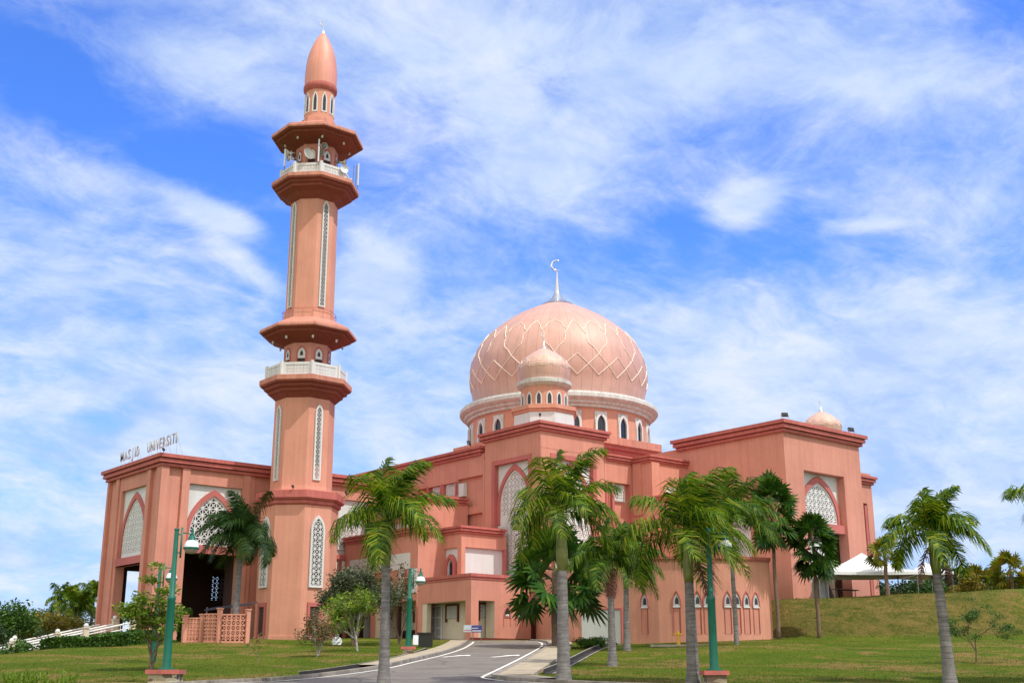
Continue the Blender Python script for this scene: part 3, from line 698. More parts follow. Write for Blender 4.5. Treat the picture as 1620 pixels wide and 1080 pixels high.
def prayer_hall():
    u0, v0 = 65.9, 75.6; u1, v1 = 107.0, 117.0; zb, zt = 1.0, 19.0
    mb = MB('salmon'); L = FL(u0); R = FR(v0)
    facade(mb, L, -v1, -83.32, zb, zt, [(-94.0, -87.35, 16.25, 17.45, .35, 'salmon'), (-87.3, -83.6, 14.9, 17.65, .35, 'salmon'), (-87.3, -83.6, 12.2, 14.25, .35, 'salmon')])
    facade(mb, R, 73.42, 76.9, zb, zt, [(73.3 + .15, 76.6, 13.0, 16.85, .5, 'salmon')])
    mb.box(76.9, 82.2, 73.3, v0 + .5, zb, 18.9, 'salmon')
    mb.face([(u0, v0, zt), (u1, v0, zt), (u1, v1, zt), (u0, v1, zt)]); mb.box(u0 + .002, u1, 83.4, v1, zt - .1, 19.6, 'salmon')
    mb.face([(u1, v0, zb), (u1, v1, zb), (u1, v1, zt), (u1, v0, zt)]); mb.face([(u1, v1, zb), (u0, v1, zb), (u0, v1, zt), (u1, v1, zt)])
    # pier and return
    fbox(mb, FR(73.3), 76.9, 77.9, zb, 18.7, 0, .16); fbox(mb, FL(76.9), -75.4, -74.4, 14.0, 18.7, 0, .14)
    fbox(mb, FL(u0), -94.9, -94.3, zb, 18.99, 0, .2)
    mb.build('hall_wall', MOSQUE)
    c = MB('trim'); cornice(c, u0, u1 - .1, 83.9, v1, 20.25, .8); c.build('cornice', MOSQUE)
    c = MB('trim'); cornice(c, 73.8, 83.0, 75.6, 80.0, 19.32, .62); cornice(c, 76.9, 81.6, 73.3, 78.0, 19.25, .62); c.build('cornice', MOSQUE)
    # upper row of small screens on the left face
    for a, b in ((-91.6, -90.1), (-89.5, -87.7)):
        p = MB('panel_white'); fbox(p, L, a, b, 16.27, 17.43, -.34, -.28); o = p.build('window', MOSQUE); screen_window(o, L.shift(-.27), (a + b) / 2, .62, 16.3, 16.75, 17.36, .26, .09, .1, .05, name='window_opening')
    for a in (-92.05, -89.95, -89.65, -87.55): p = MB('redframe'); fbox(p, L, a - .12, a + .12, 16.2, 17.5, -.3, .05); p.build('window_jamb', MOSQUE)
    p = MB('panel_white'); fbox(p, L, -87.05, -86.3, 16.0, 17.2, -.3, .1); p.build('white_panel', MOSQUE)
    # right-hand screens
    p = MB('panel_white'); fbox(p, R, 74.75, 76.25, 15.2, 16.78, -.49, -.40); o = p.build('window', MOSQUE); screen_window(o, R.shift(-.39), 75.5, .68, 15.25, 15.8, 16.7, .26, .09, .1, .05, name='window_opening')
    for x, w, d in ((73.6, .13, .1), (74.35, .13, .1), (76.56, .06, .02)): p = MB('redframe'); fbox(p, R, x - w, x + w, 12.9, 16.88, -.2, d); p.build('window_jamb', MOSQUE)
    Q = FR(73.3); p = MB('panel_white'); fbox(p, Q, 78.75, 80.3, 15.3, 16.55, 0, .03); o = p.build('window', MOSQUE); screen_window(o, Q.shift(.03), 79.5, .66, 15.35, 15.8, 16.5, .26, .09, .1, .05, name='window_opening')
    p = MB('salmon'); fbox(p, Q, 78.5, 78.7, 15.0, 16.6, 0, .1); p.build('window_jamb', MOSQUE); p = MB('salmon'); fbox(p, Q, 80.35, 80.6, 15.0, 16.6, 0, .1); p.build('window_jamb', MOSQUE)
    # low block in front of the return
    p = MB('salmon'); p.box(76.2, 81.6, 69.0, 73.3, 1.0, 14.7, 'salmon'); fbox(p, FL(76.2), -70.9, -70.1, 3.0, 14.6, 0, .15); fbox(p, FL(76.2), -73.1, -72.5, 3.0, 14.6, 0, .15); p.build('low_block', MOSQUE)
    c = MB('trim'); cornice(c, 76.2, 81.5, 69.0, 73.2, 15.35, .55); c.build('cornice', MOSQUE)
prayer_hall()

def corner_tower():
    u0, u1, v0, v1 = 65.9, 73.42, 75.62, 83.3; zb, zt = 1.5, 20.6
    mb = MB('salmon')
    mass(mb, u0, u1, v0, v1, zb, zt, L=[(-82.25, -76.85, 2.0, 18.62, .55, None)], R=[(67.0, 72.4, 2.0, 18.62, .55, None)])
    mb.build('tower_wall', MOSQUE)
    c = MB('trim'); cornice(c, u0, u1, v0, v1, 21.25, .8); c.build('cornice', MOSQUE)
    for F, a, b in ((FL(u0), -82.25, -76.85), (FR(v0), 67.0, 72.4)):
        G = F.shift(-.55); cx = (a + b) / 2
        f = MB('redframe'); fbox(f, F, a - .02, a + .40, 2.0, 18.6, -.54, .05); fbox(f, F, b - .40, b + .02, 2.0, 18.6, -.54, .05); fbox(f, F, a + .403, b - .403, 18.22, 18.6, -.54, .045); f.build('bay_surround', MOSQUE)
        big_bay(MOSQUE, G, a + .4, b - .4, 12.92, 18.22, 14.6, 18.1, 13.75, .50, .11, .32, backm='screen_grey')
        l = MB('panel_white'); wi = (b - a) / 2 - .4; lattice(l, G, rect(cx - wi, cx + wi, 2.0, 12.8), .50, .11, .02, .16); fbox(l, G, cx - wi, cx + wi, 12.72, 12.9, .0, .2); o = l.build('lattice_screen', MOSQUE)
        k = MB('screen_grey'); k.face([G(x, z, -.3) for x, z in rect(a, b, 2.0, 12.9)]); k.build('dark_backing', o)
corner_tower()

def stepped_tiers():
    zb = 1.2
    mb = MB('salmon'); mass(mb, 61.0, 65.88, 85.7, 94.38, zb, 15.1, L=[(-93.5, -87.0, 9.5, 13.6, .3, 'panel_white')]); mb.build('upper_tier', MOSQUE)
    c = MB('trim'); cornice(c, 61.0, 65.4, 85.7, 94.0, 15.65, .6); c.build('cornice', MOSQUE)
    mb = MB('salmon')
    mass(mb, 61.0, 65.87, 80.2, 85.69, zb, 11.85, L=[(-82.6, -80.75, 7.4, 10.6, .2, 'panel_white')], R=[(61.42, 65.72, 7.4, 10.62, .28, 'panel_white')])
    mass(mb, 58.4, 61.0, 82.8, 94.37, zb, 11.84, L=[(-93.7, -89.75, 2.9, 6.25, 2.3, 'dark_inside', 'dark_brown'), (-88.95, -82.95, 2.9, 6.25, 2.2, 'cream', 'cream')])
    mb.build('middle_tier', MOSQUE)
    c = MB('trim'); cornice(c, 61.0, 65.3, 80.2, 85.5, 12.36, .62); cornice(c, 58.4, 61.3, 82.8, 94.0, 12.35, .62); c.build('cornice', MOSQUE)
    F = FL(61.0); p = MB('glass'); lancet(p, F, -81.65, .42, 8.0, 9.0, 9.75, -.19, -.15, 'glass'); o = p.build('window', MOSQUE)
    r = MB('redframe'); arch_ring(r, F, -81.65, .68, 7.5, 9.0, 10.1, .24, -.18, .15, 'redframe'); r.build('arch_surround', o)
    q = MB('white'); arch_ring(q, F, -81.65, .45, 7.5, 9.0, 9.78, .09, -.17, .0, 'white'); q.build('window_frame', o)
    r = MB('redframe'); fbox(r, FR(80.2), 65.62, 65.86, 7.4, 10.7, -.2, .08); r.build('window_frame', MOSQUE)
    # white band with its pierced window over the arcade, columns, and red-lined blind arches on the pale back wall
    F = FL(58.4)
    p = MB('panel_white'); fbox(p, F, -93.4, -83.9, 8.9, 10.25, .0, .05); p.build('white_panel', MOSQUE)
    p = MB('panel_white'); fbox(p, F, -83.7, -82.85, 6.85, 8.85, .0, .05); p.build('white_panel', MOSQUE)
    p = MB('redframe'); fbox(p, F, -85.75, -85.52, 6.7, 8.88, .0, .09); fbox(p, F, -84.6, -84.37, 6.7, 8.88, .0, .09); fbox(p, F, -85.75, -84.37, 6.55, 6.695, .0, .088); o = p.build('window', MOSQUE)
    l = MB('white'); fbox(l, F, -85.51, -84.61, 6.72, 8.86, .01, .03, 'dark_inside'); lattice(l, F, rect(-85.51, -84.61, 6.72, 8.86), .34, .06, .035, .08); l.build('lattice_screen', o)
    p = MB('cream'); fbox(p, F, -88.9, -88.2, 2.9, 6.24, -.4, -.005); p.build('arcade_column', MOSQUE)
    p = MB('dark_brown'); p.box(59.0, 59.3, 86.3, 86.6, 2.9, 6.24); p.build('arcade_column', MOSQUE)
    p = MB('greywhite'); p.box(59.6, 59.95, 92.2, 92.7, 2.9, 6.24); p.build('arcade_column', MOSQUE)
    G = F.shift(-2.19)
    for cx in (-86.6, -85.5, -84.4):
        p = MB('dark_maroon'); arch_ring(p, G, cx, .42, 4.6, 5.2, 6.0, .11, .0, .12, 'dark_maroon'); p.build('blind_arch', MOSQUE)
stepped_tiers()

def porch():
    u0, v0 = 57.5, 74.3; zb, zt = 2.0, 7.45
    mb = MB('salmon')
    F = FR(v0); L = FL(u0)
    facade(mb, L, -81.4, -v0, zb, zt, [(-80.75, -75.0, zb, 5.82, .35, None, 'cream')]); facade(mb, F, u0, 67.6, zb, zt, [(58.25, 59.85, zb, 5.82, .35, None, 'cream'), (63.6, 64.3, zb, 4.7, .3, None)])
    mb.face([(u0, v0, zt), (67.6, v0, zt), (67.6, 81.4, zt), (u0, 81.4, zt)]); mb.face([(u0, 81.4, zb), (u0, 81.4, zt), (61.5, 81.4, zt), (61.5, 81.4, zb)])
    mb.face([(67.6, v0, zb), (67.6, 75.6, zb), (67.6, 75.6, zt), (67.6, v0, zt)])
    mb.box(u0 + .06, u0 + .5, 80.2, 80.75 - .003, zb, 5.81, 'cream'); mb.box(59.85 + .003, 60.1, v0 + .05, 75.4, zb, 5.81, 'cream')
    mb.box(57.6, 58.22, 74.36, 74.98, zb, 5.83, 'salmon_light')
    mb.face([(u0 + .05, v0 + .05, 5.83), (u0 + .05, 81.3, 5.83), (61.5, 81.3, 5.83), (61.5, v0 + .05, 5.83)], 'cream')
    # cream inner room walls
    mb.face([(59.0, 75.6, zb), (59.0, 81.4, zb), (59.0, 81.4, 5.83), (59.0, 75.6, 5.83)], 'cream'); mb.face([(59.0, 75.6, zb), (62.5, 75.6, zb), (62.5, 75.6, 5.83), (59.0, 75.6, 5.83)], 'cream')
    mb.build('porch_wall', MOSQUE)
    c = MB('trim'); c.box(u0 - .14, 67.5, v0 - .14, 81.5, 7.62, 7.86, 'trim'); c.box(u0 - .06, 67.55, v0 - .06, 81.45, 7.43, 7.63, 'trim'); c.box(u0 - .03, 67.62, v0 - .04, v0 + .01, 2.0, 3.0, 'dark_maroon'); c.build('cornice', MOSQUE)
    # block standing right of the doorway
    mb = MB('salmon'); mb.box(64.4, 68.2, 73.5, 76.0, 1.8, 5.75, 'salmon'); mb.build('low_block', MOSQUE)
    G = FL(59.0)
    d = MB('greywhite'); fbox(d, G, -81.6, -80.0, 2.83, 5.65, 0, .05, 'curtain_dark'); o = d.build('door', MOSQUE)
    fr = MB('plastic_white')
    for x in (-81.6, -80.84, -80.05): fbox(fr, G, x - .06, x + .06, 2.83, 5.65, .03, .10)
    for z in (5.6, 4.72, 3.9, 3.2): fbox(fr, G, -81.6, -80.0, z, z + .08 if z < 4 else z + .12, .035, .095)
    fr.build('door_frame', o)
    l = MB('greywhite')
    lattice(l, G, rect(-81.54, -80.9, 2.9, 4.7), .2, .045, .04, .08, 'greywhite'); lattice(l, G, rect(-80.78, -80.1, 2.9, 4.7), .2, .045, .04, .08, 'greywhite')
    lattice(l, G, rect(-81.54, -80.9, 4.85, 5.55), .2, .045, .04, .08, 'greywhite'); lattice(l, G, rect(-80.78, -80.1, 4.85, 5.55), .2, .045, .04, .08, 'greywhite'); l.build('door_grille', o)
    for FF, a, b in ((G, -79.45, -77.75), (FR(75.6), 59.2, 60.5)):
        w = MB('black'); fbox(w, FF, a + .12, b - .12, 4.62, 5.6, .0, .05, 'curtain_dark'); o = w.build('window', MOSQUE)
        l = MB('greywhite'); lattice(l, FF, rect(a + .12, b - .12, 4.62, 5.6), .26, .075, .05, .1, 'greywhite'); l.build('lattice_screen', o)
        f = MB('dark_maroon'); fbox(f, FF, a, a + .13, 4.35, 5.7, .0, .16); fbox(f, FF, b - .13, b, 4.35, 5.7, .0, .16); fbox(f, FF, a, b, 5.62, 5.75, .0, .15); f.build('window_frame', o)
    # two blind lancets and the brown door on the right-hand wall
    for cx in (61.1, 62.35):
        n = MB('dark_inside'); fbox(n, F, cx - .33, cx + .33, 4.6, 4.66, 0, .05, 'redframe'); arch_ring(n, F, cx, .36, 4.55, 4.75, 5.45, .07, .0, .07, 'redframe'); lancet(n, F, cx, .26, 4.66, 4.8, 5.3, .01, .02, 'curtain_dark')
        fbox(n, F, cx - .19, cx + .19, 4.7, 4.86, .02, .06, 'white')
        fbox(n, F, cx - .36, cx - .32, 3.9, 4.6, 0, .04, 'redframe'); fbox(n, F, cx + .32, cx + .36, 3.9, 4.6, 0, .04, 'redframe'); n.build('window', MOSQUE)
    d = MB('dark_maroon'); fbox(d, F, 63.6, 64.38, 2.5, 4.7, -.28, -.2, 'dark_maroon'); d.build('door', MOSQUE)
    s = MB('black'); s.box(59.9, 60.1, 74.8, 74.95, 5.3, 5.6); s.build('wall_lamp', MOSQUE)
porch()

def right_portal():
    u0, u1, v0, v1 = 81.74, 92.7, 62.2, 80.0; zb, zt = 2.0, 20.5
    mb = MB('salmon')
    mass(mb, u0, u1, v0, v1, zb, zt, L=[(-68.5, -66.3, 9.5, 14.0, .35, 'panel_white')], R=[(84.25, 90.05, 4.5, 17.27, 1.0, None)])
    F = FR(v0)
    mb.build('portal_wall', MOSQUE)
    c = MB('trim'); cornice(c, u0, u1, v0, v1 - 5.9, 21.28, 1.0); c.build('cornice', MOSQUE)
    G = F.shift(-.95)
    big_bay(MOSQUE, G, 84.25, 90.05, 12.95, 17.25, 13.3, 17.1, 13.1, .58, .105, .38, backm='dark_inside', thick=.25)
    b = MB('redframe'); fbox(b, F, 84.26, 90.04, 12.20, 12.93, -.94, -.25); b.build('portal_beam', MOSQUE)
    k = MB('dark_brown'); k.face([G(x, z, -1.2) for x, z in rect(84.25, 90.05, 4.5, 12.2)]); k.build('dark_backing', MOSQUE)
    l = MB('white'); fbox(l, G, 84.26, 85.2, 5.0, 11.8, -1.1, -.05, 'panel_white'); lattice(l, G, rect(85.3, 87.6, 5.2, 11.4), .42, .12, -.05, .08); fbox(l, G, 87.65, 87.95, 5.0, 11.8, -1.0, .02, 'panel_white'); l.build('lattice_screen', MOSQUE)
    r = MB('salmon'); fbox(r, G, 88.1, 88.9, 5.0, 12.1, -.8, .0, 'bark_brown'); r.build('portal_column', MOSQUE)
    # lower return behind, with its own bay
    mb = MB('salmon'); mass(mb, 92.6, 99.9, 66.0, 74.0, 2.0, 18.0, R=[(97.2, 99.0, 4.5, 16.1, .5, 'panel_white')]); mb.build('portal_wall', MOSQUE)
    c = MB('trim'); cornice(c, 93.4, 99.9, 66.0, 74.0, 18.72, .8); c.build('cornice', MOSQUE)
    r = MB('redframe'); fbox(r, FR(66.0), 98.6, 98.95, 4.5, 15.9, -.45, -.02); arch_ring(r, FR(66.0), 97.9, 1.05, 7.0, 11.0, 15.5, .3, -.48, -.2, 'redframe'); r.build('arch_surround', MOSQUE)
right_portal()

def front_curved_wall():
    P = [(60.0, 65.3), (61.5, 62.3), (62.6, 59.3), (63.7, 57.6), (65.1, 56.4), (66.7, 55.6), (69.5, 54.84)]
    top, zb = 8.15, 1.2
    mb = MB('salmon_light')
    for i in range(len(P) - 1):
        F = Face(*P[i], P[i + 1][0] - P[i][0], P[i + 1][1] - P[i][1]); l = hypot(P[i + 1][0] - P[i][0], P[i + 1][1] - P[i][1])
        mb.face([F(0, zb), F(l, zb), F(l, top), F(0, top)])
    mb.face([(69.5, 54.84, zb), (69.5, 54.84, top), (78.0, 62.0, top), (78.0, 62.0, zb)][::-1])
    mb.face([(60.0, 65.3, zb), (60.0, 65.3, top), (64.0, 74.0, top), (64.0, 74.0, zb)])
    mb.face([(x, y, top - .02) for x, y in P] + [(78.0, 62.0, top - .02), (78, 74.0, top - .02), (64.0, 74.0, top - .02)])
    mb.build('curved_wall', MOSQUE)
    c = MB('trim')
    for i in range(len(P) - 1):
        F = Face(*P[i], P[i + 1][0] - P[i][0], P[i + 1][1] - P[i][1]); l = hypot(P[i + 1][0] - P[i][0], P[i + 1][1] - P[i][1])
        fbox(c, F, -.02, l + .02, top - .02, top + .17, -.3, .16 + .001 * i); fbox(c, F, -.02, l + .02, top - .14, top - .015, -.25, .08 + .001 * i)
    c.build('cornice', MOSQUE)
    def Fpx(px, y=1000):
        # wall plane met by the bearing of this photo column
        r = ray(px, y)
        for i in range(len(P) - 1):
            (ax, ay), (bx, by) = P[i], P[i + 1]; dx, dy = bx - ax, by - ay; den = r.x * dy - r.y * dx
            k = (ax * dy - ay * dx) / den; hx, hy = r.x * k, r.y * k; t = ((hx - ax) * dx + (hy - ay) * dy) / (dx * dx + dy * dy)
            if -1e-6 <= t <= 1.000001: return Face(hx, hy, dx, dy)
        return None
    for px in (1021, 1072, 1105, 1121, 1153, 1168, 1183, 1198):
        F = Fpx(px)
        n = MB('salmon'); w = .30
        arch_ring(n, F, 0, w + .03, 4.8, 5.05, 5.95, .07, .0, .07, 'redframe'); fbox(n, F, -.21, .22, 2.95, 4.78, .004, .012, 'redframe' if 0 else 'salmon')
        fbox(n, F, .20, .26, 3.0, 4.8, .0, .045, 'trim_dark_shaded'); fbox(n, F, -.26, -.22, 3.0, 4.8, .0, .045, 'trim')  # right strip darker, its colour carries the shade of the niche jamb
        lancet(n, F, 0, .23, 4.86, 5.05, 5.72, .01, .03, 'greywhite'); lancet(n, F, .03, .13, 5.0, 5.2, 5.5, .03, .035, 'curtain_dark'); fbox(n, F, -.26, .26, 4.76, 4.86, .0, .08, 'white')
        n.build('window', MOSQUE)
    F = Fpx(929)
    n = MB('redframe'); arch_ring(n, F, -.3, .36, 4.9, 5.1, 5.9, .09, .0, .09, 'redframe'); lancet(n, F, -.3, .24, 4.9, 5.1, 5.72, .0, .03, 'white'); lancet(n, F, -.26, .1, 4.95, 5.1, 5.4, .03, .035, 'curtain_dark'); n.build('window', MOSQUE)
    a, b = Fpx(921), Fpx(983); l = (b.o - a.o).length; G = Face(a.o.x, a.o.y, b.o.x - a.o.x, b.o.y - a.o.y)
    n = MB('panel_white'); fbox(n, G, 0, l, 2.3, 4.72, .0, .07); o = n.build('shutter_panel', MOSQUE)
    n = MB('redframe'); fbox(n, G, -.1, l + .1, 4.725, 4.83, .0, .16); fbox(n, G, l + .003, l + .12, 2.3, 4.72, .0, .16); n.build('window_frame', o)
    F = Fpx(1132); n = MB('trim'); fbox(n, F, -.05, .05, 1.8, 8.0, .02, .10); n.build('downpipe', MOSQUE)
    n = MB('trim'); fbox(n, FL(60.2), -66.0, -65.4, 2.0, 2.2, 0, .01); n.build('wall_base', MOSQUE)
front_curved_wall()

def crescent(mb, C, r, mat='chrome', yaw=0.7, th=None):
    """open crescent standing upright with its horns to the right"""
    th = th or r * .16; ax = Vector((cos(-yaw), sin(-yaw), 0)); out = []
    n = 26
    for i in range(n + 1):
        t = i / n; a = radians(55 + 250 * t) ; k = sin(pi * t) ** .7
        out.append((C + ax * (r * cos(a)) + Vector((0, 0, 1)) * (r * sin(a)), max(.008, th * k)))
    mb.tube([p for p, _ in out], [q for _, q in out], 8, mat)

def onion(parent, ox, oy, prof, seams, mat, cn, ring, k):
    dome_mat(mat, (0.575, 0.33, 0.28) if k > 2 else (0.60, 0.37, 0.315), seams, ox, oy)
    mb = MB(mat); mb.lathe(prof, 96 if k > 2 else 48, ox, oy); return mb.build('dome', parent, smooth=True)
def smooth_prof(P, n=6): return catmull(P, n)
def prof_r(P, z):
    for (r0, z0), (r1, z1) in zip(P, P[1:]):
        if z0 <= z <= z1: return r0 + (r1 - r0) * (z - z0) / max(1e-9, z1 - z0)
    return P[-1][0]

def main_dome():
    ox, oy = 86.5, 96.2; a0 = radians(22.5)
    oc = MB('trim'); oc.lathe([(11.0, 19.0), (11.0, 22.0), (11.35, 22.1), (11.35, 22.4), (11.7, 22.5), (11.7, 22.8)], 8, ox, oy, a0, 'trim'); oc.lathe([(11.72, 22.8), (12.0, 22.9), (12.0, 23.65), (9.5, 23.7)], 8, ox, oy, a0, 'trim_top'); oc.build('octagon_base', MOSQUE)
    dr = MB('salmon_light'); dr.lathe([(9.84, 23.6), (9.84, 27.7)], 88, ox, oy); drum = dr.build('drum', MOSQUE, smooth=True)
    rg = MB('ring_white'); rg.lathe([(9.84, 26.85), (10.12, 26.9), (10.16, 27.15), (10.42, 27.25), (10.5, 27.5), (10.82, 27.6), (10.98, 27.8), (10.98, 28.15), (10.8, 28.22), (10.75, 28.4), (9.9, 28.5), (9.3, 28.6)], 96, ox, oy); rg.build('drum_cornice', MOSQUE, autosmooth=35)
    base = atan2(-FWD.y, -FWD.x) + 0.035
    for k in range(22):
        a = base + radians(5.45 + 16.3636 * k); nx, ny = cos(a), sin(a); F = Face(ox + nx * 9.82, oy + ny * 9.82, -ny, nx)
        g = MB('glass'); lancet(g, F, 0, .46, 23.8, 25.2, 26.15, .0, .03, 'glass'); o = g.build('window', drum)
        w = MB('white'); arch_ring(w, F, 0, .68, 23.7, 25.2, 26.45, .22, -.04, .24, 'white')
        spandrel(w, F, 0, .68, 25.2, 26.45, -.70, .70, 26.5, -.04, .12, 'ring_white')
        for i in range(-2, 3): fbox(w, F, i * .2 - .012, i * .2 + .012, 23.8, 25.95 - abs(i) * .25, .03, .05, 'curtain_dark')
        w.build('window_frame', o)
    prof = smooth_prof([(9.28, 28.4), (9.50, 29.3), (9.66, 30.2), (9.86, 31.2), (9.90, 32.2), (9.72, 33.6), (9.25, 34.9), (8.55, 36.1), (7.55, 37.2), (6.45, 38.1), (5.25, 38.95), (4.0, 39.65), (2.8, 40.25), (1.75, 40.75)])
    d = onion(MOSQUE, ox, oy, prof, 52, 'dome_main', 0, 0, 10)
    f = MB('zinc'); f.lathe([(1.95, 40.72), (1.4, 41.1), (.7, 41.65), (.42, 42.1), (.34, 42.15), (.30, 42.6), (.10, 44.6), (.08, 44.9)], 24, ox, oy); fo = f.build('finial', MOSQUE, smooth=True)
    c = MB('chrome'); crescent(c, Vector((ox, oy, 45.65)), .62, 'chrome', YAW, .13); c.build('crescent', fo, smooth=True)
    # raised pale tracery
    t = MB('dome_line'); N = 13; per = 2 * pi / N; start = base + radians(7.5)
    def on(a, z, off=.03): r = prof_r(prof, z) + off; return Vector((ox + r * cos(a), oy + r * sin(a), z))
    def line(pts, rad=.042):
        P = []
        for (a, z), (b, y) in zip(pts, pts[1:]):
            for i in range(5): P.append(on(a + (b - a) * i / 5, z + (y - z) * i / 5))
        P.append(on(*pts[-1])); t.tube(P, rad, 5, 'dome_line')
    for k in range(N):
        c0 = start + k * per; h = per / 2
        line([(c0 - h, 30.45), (c0, 32.55), (c0 + h, 30.45)]); line([(c0 - h, 32.65), (c0, 30.35), (c0 + h, 32.65)])
        A = [(h, 32.65), (h * .80, 33.35), (h * .55, 33.85), (h * .50, 34.35), (h * .52, 34.9), (h * .36, 35.45), (h * .24, 36.1), (0, 36.75)]
        line([(c0 + a, z) for a, z in A], .042); line([(c0 - a, z) for a, z in A], .042)
        B = [(h * .52, 34.9), (h * .50, 35.5), (h * .66, 36.0), (h, 36.7)]
        line([(c0 + h * .40, 35.45), (c0 + h * .55, 35.75), (c0 + h * .62, 36.2), (c0 + h, 36.75), (c0 + h * 1.38, 36.2), (c0 + h * 1.45, 35.75), (c0 + h * 1.6, 35.45)], .042)
    t.build('dome_tracery', MOSQUE)
main_dome()

def turret(ox, oy, dz, idx, base_z=None):
    a0 = radians(22.5); z = lambda v: v + dz
    w = MB('panel_white'); w.lathe([(2.88, z(20.9)), (2.88, z(22.8))], 8, ox, oy, a0, 'panel_white'); w.build('turret_base', MOSQUE)
    c = MB('trim'); c.lathe([(2.88, z(22.7)), (3.0, z(22.78)), (3.0, z(22.95)), (3.14, z(23.0)), (3.14, z(23.36)), (2.0, z(23.45))], 8, ox, oy, a0, 'salmon_light'); c.build('turret_cornice', MOSQUE)
    d = MB('salmon_light'); d.lathe([(2.12, z(23.35)), (2.12, z(25.6))], 48, ox, oy); drum = d.build('drum', MOSQUE, smooth=True)
    base = atan2(-oy, -ox)
    for k in range(14):
        a = base + radians(12.5 + 25.714 * k); nx, ny = cos(a), sin(a); F = Face(ox + nx * 2.10, oy + ny * 2.10, -ny, nx)
        g = MB('glass'); lancet(g, F, 0, .17, 23.62 + dz, 24.15 + dz, 24.55 + dz, .0, .03, 'curtain_dark'); o = g.build('window', drum)
        f = MB('white'); arch_ring(f, F, 0, .29, 23.5 + dz, 24.15 + dz, 24.75 + dz, .11, -.03, .07, 'white'); f.build('window_frame', o)
    r = MB('ring_white'); r.lathe([(2.12, z(25.25)), (2.3, z(25.34)), (2.5, z(25.55)), (2.52, z(25.85)), (2.34, z(25.92)), (2.1, z(26.0))], 48, ox, oy); r.build('drum_cornice', MOSQUE, autosmooth=35)
    prof = smooth_prof([(2.08, z(25.9)), (2.16, z(26.15)), (2.28, z(26.5)), (2.38, z(27.0)), (2.36, z(27.35)), (2.20, z(27.75)), (1.86, z(28.15)), (1.35, z(28.55)), (.85, z(28.87)), (.4, z(29.12)), (.16, z(29.25))])
    onion(MOSQUE, ox, oy, prof, 20, 'dome_small_%d' % idx, 0, 0, 2)
    f = MB('zinc'); f.lathe([(.34, z(29.16)), (.26, z(29.3)), (.07, z(29.42)), (.04, z(30.3))], 16, ox, oy); fo = f.build('finial', MOSQUE, smooth=True)
    c = MB('chrome'); crescent(c, Vector((ox, oy, z(30.52))), .2, 'chrome', YAW, .06); c.build('crescent', fo)
    t = MB('dome_line'); N = 14; per = 2 * pi / N
    def on(a, zz): rr = prof_r(prof, zz) + .012; return Vector((ox + rr * cos(a), oy + rr * sin(a), zz))
    for k in range(N):
        c0 = base + k * per; h = per / 2
        ring = [on(c0 + h * .8 * cos(q), z(27.62) + .30 * sin(q)) for q in np.linspace(-.5, pi + .5, 14)]; t.tube(ring, .028, 4)
        sc = [on(c0 - h + per * i / 8, z(27.18) - .12 * sin(pi * i / 8)) for i in range(9)]; t.tube(sc, .026, 4); t.tube([p - Vector((0, 0, .0)) for p in [on(c0 - h + per * i / 8, z(27.32) - .10 * sin(pi * i / 8)) for i in range(9)]], .02, 4)
    t.build('dome_tracery', MOSQUE)
turret(69.72, 79.45, 0.0, 1)
turret(122.2, 87.0, 2.75, 2)
tw = MB('salmon'); tw.box(118.4, 126.0, 83.2, 90.8, 1.0, 24.0); tw.build('tower_wall', MOSQUE)

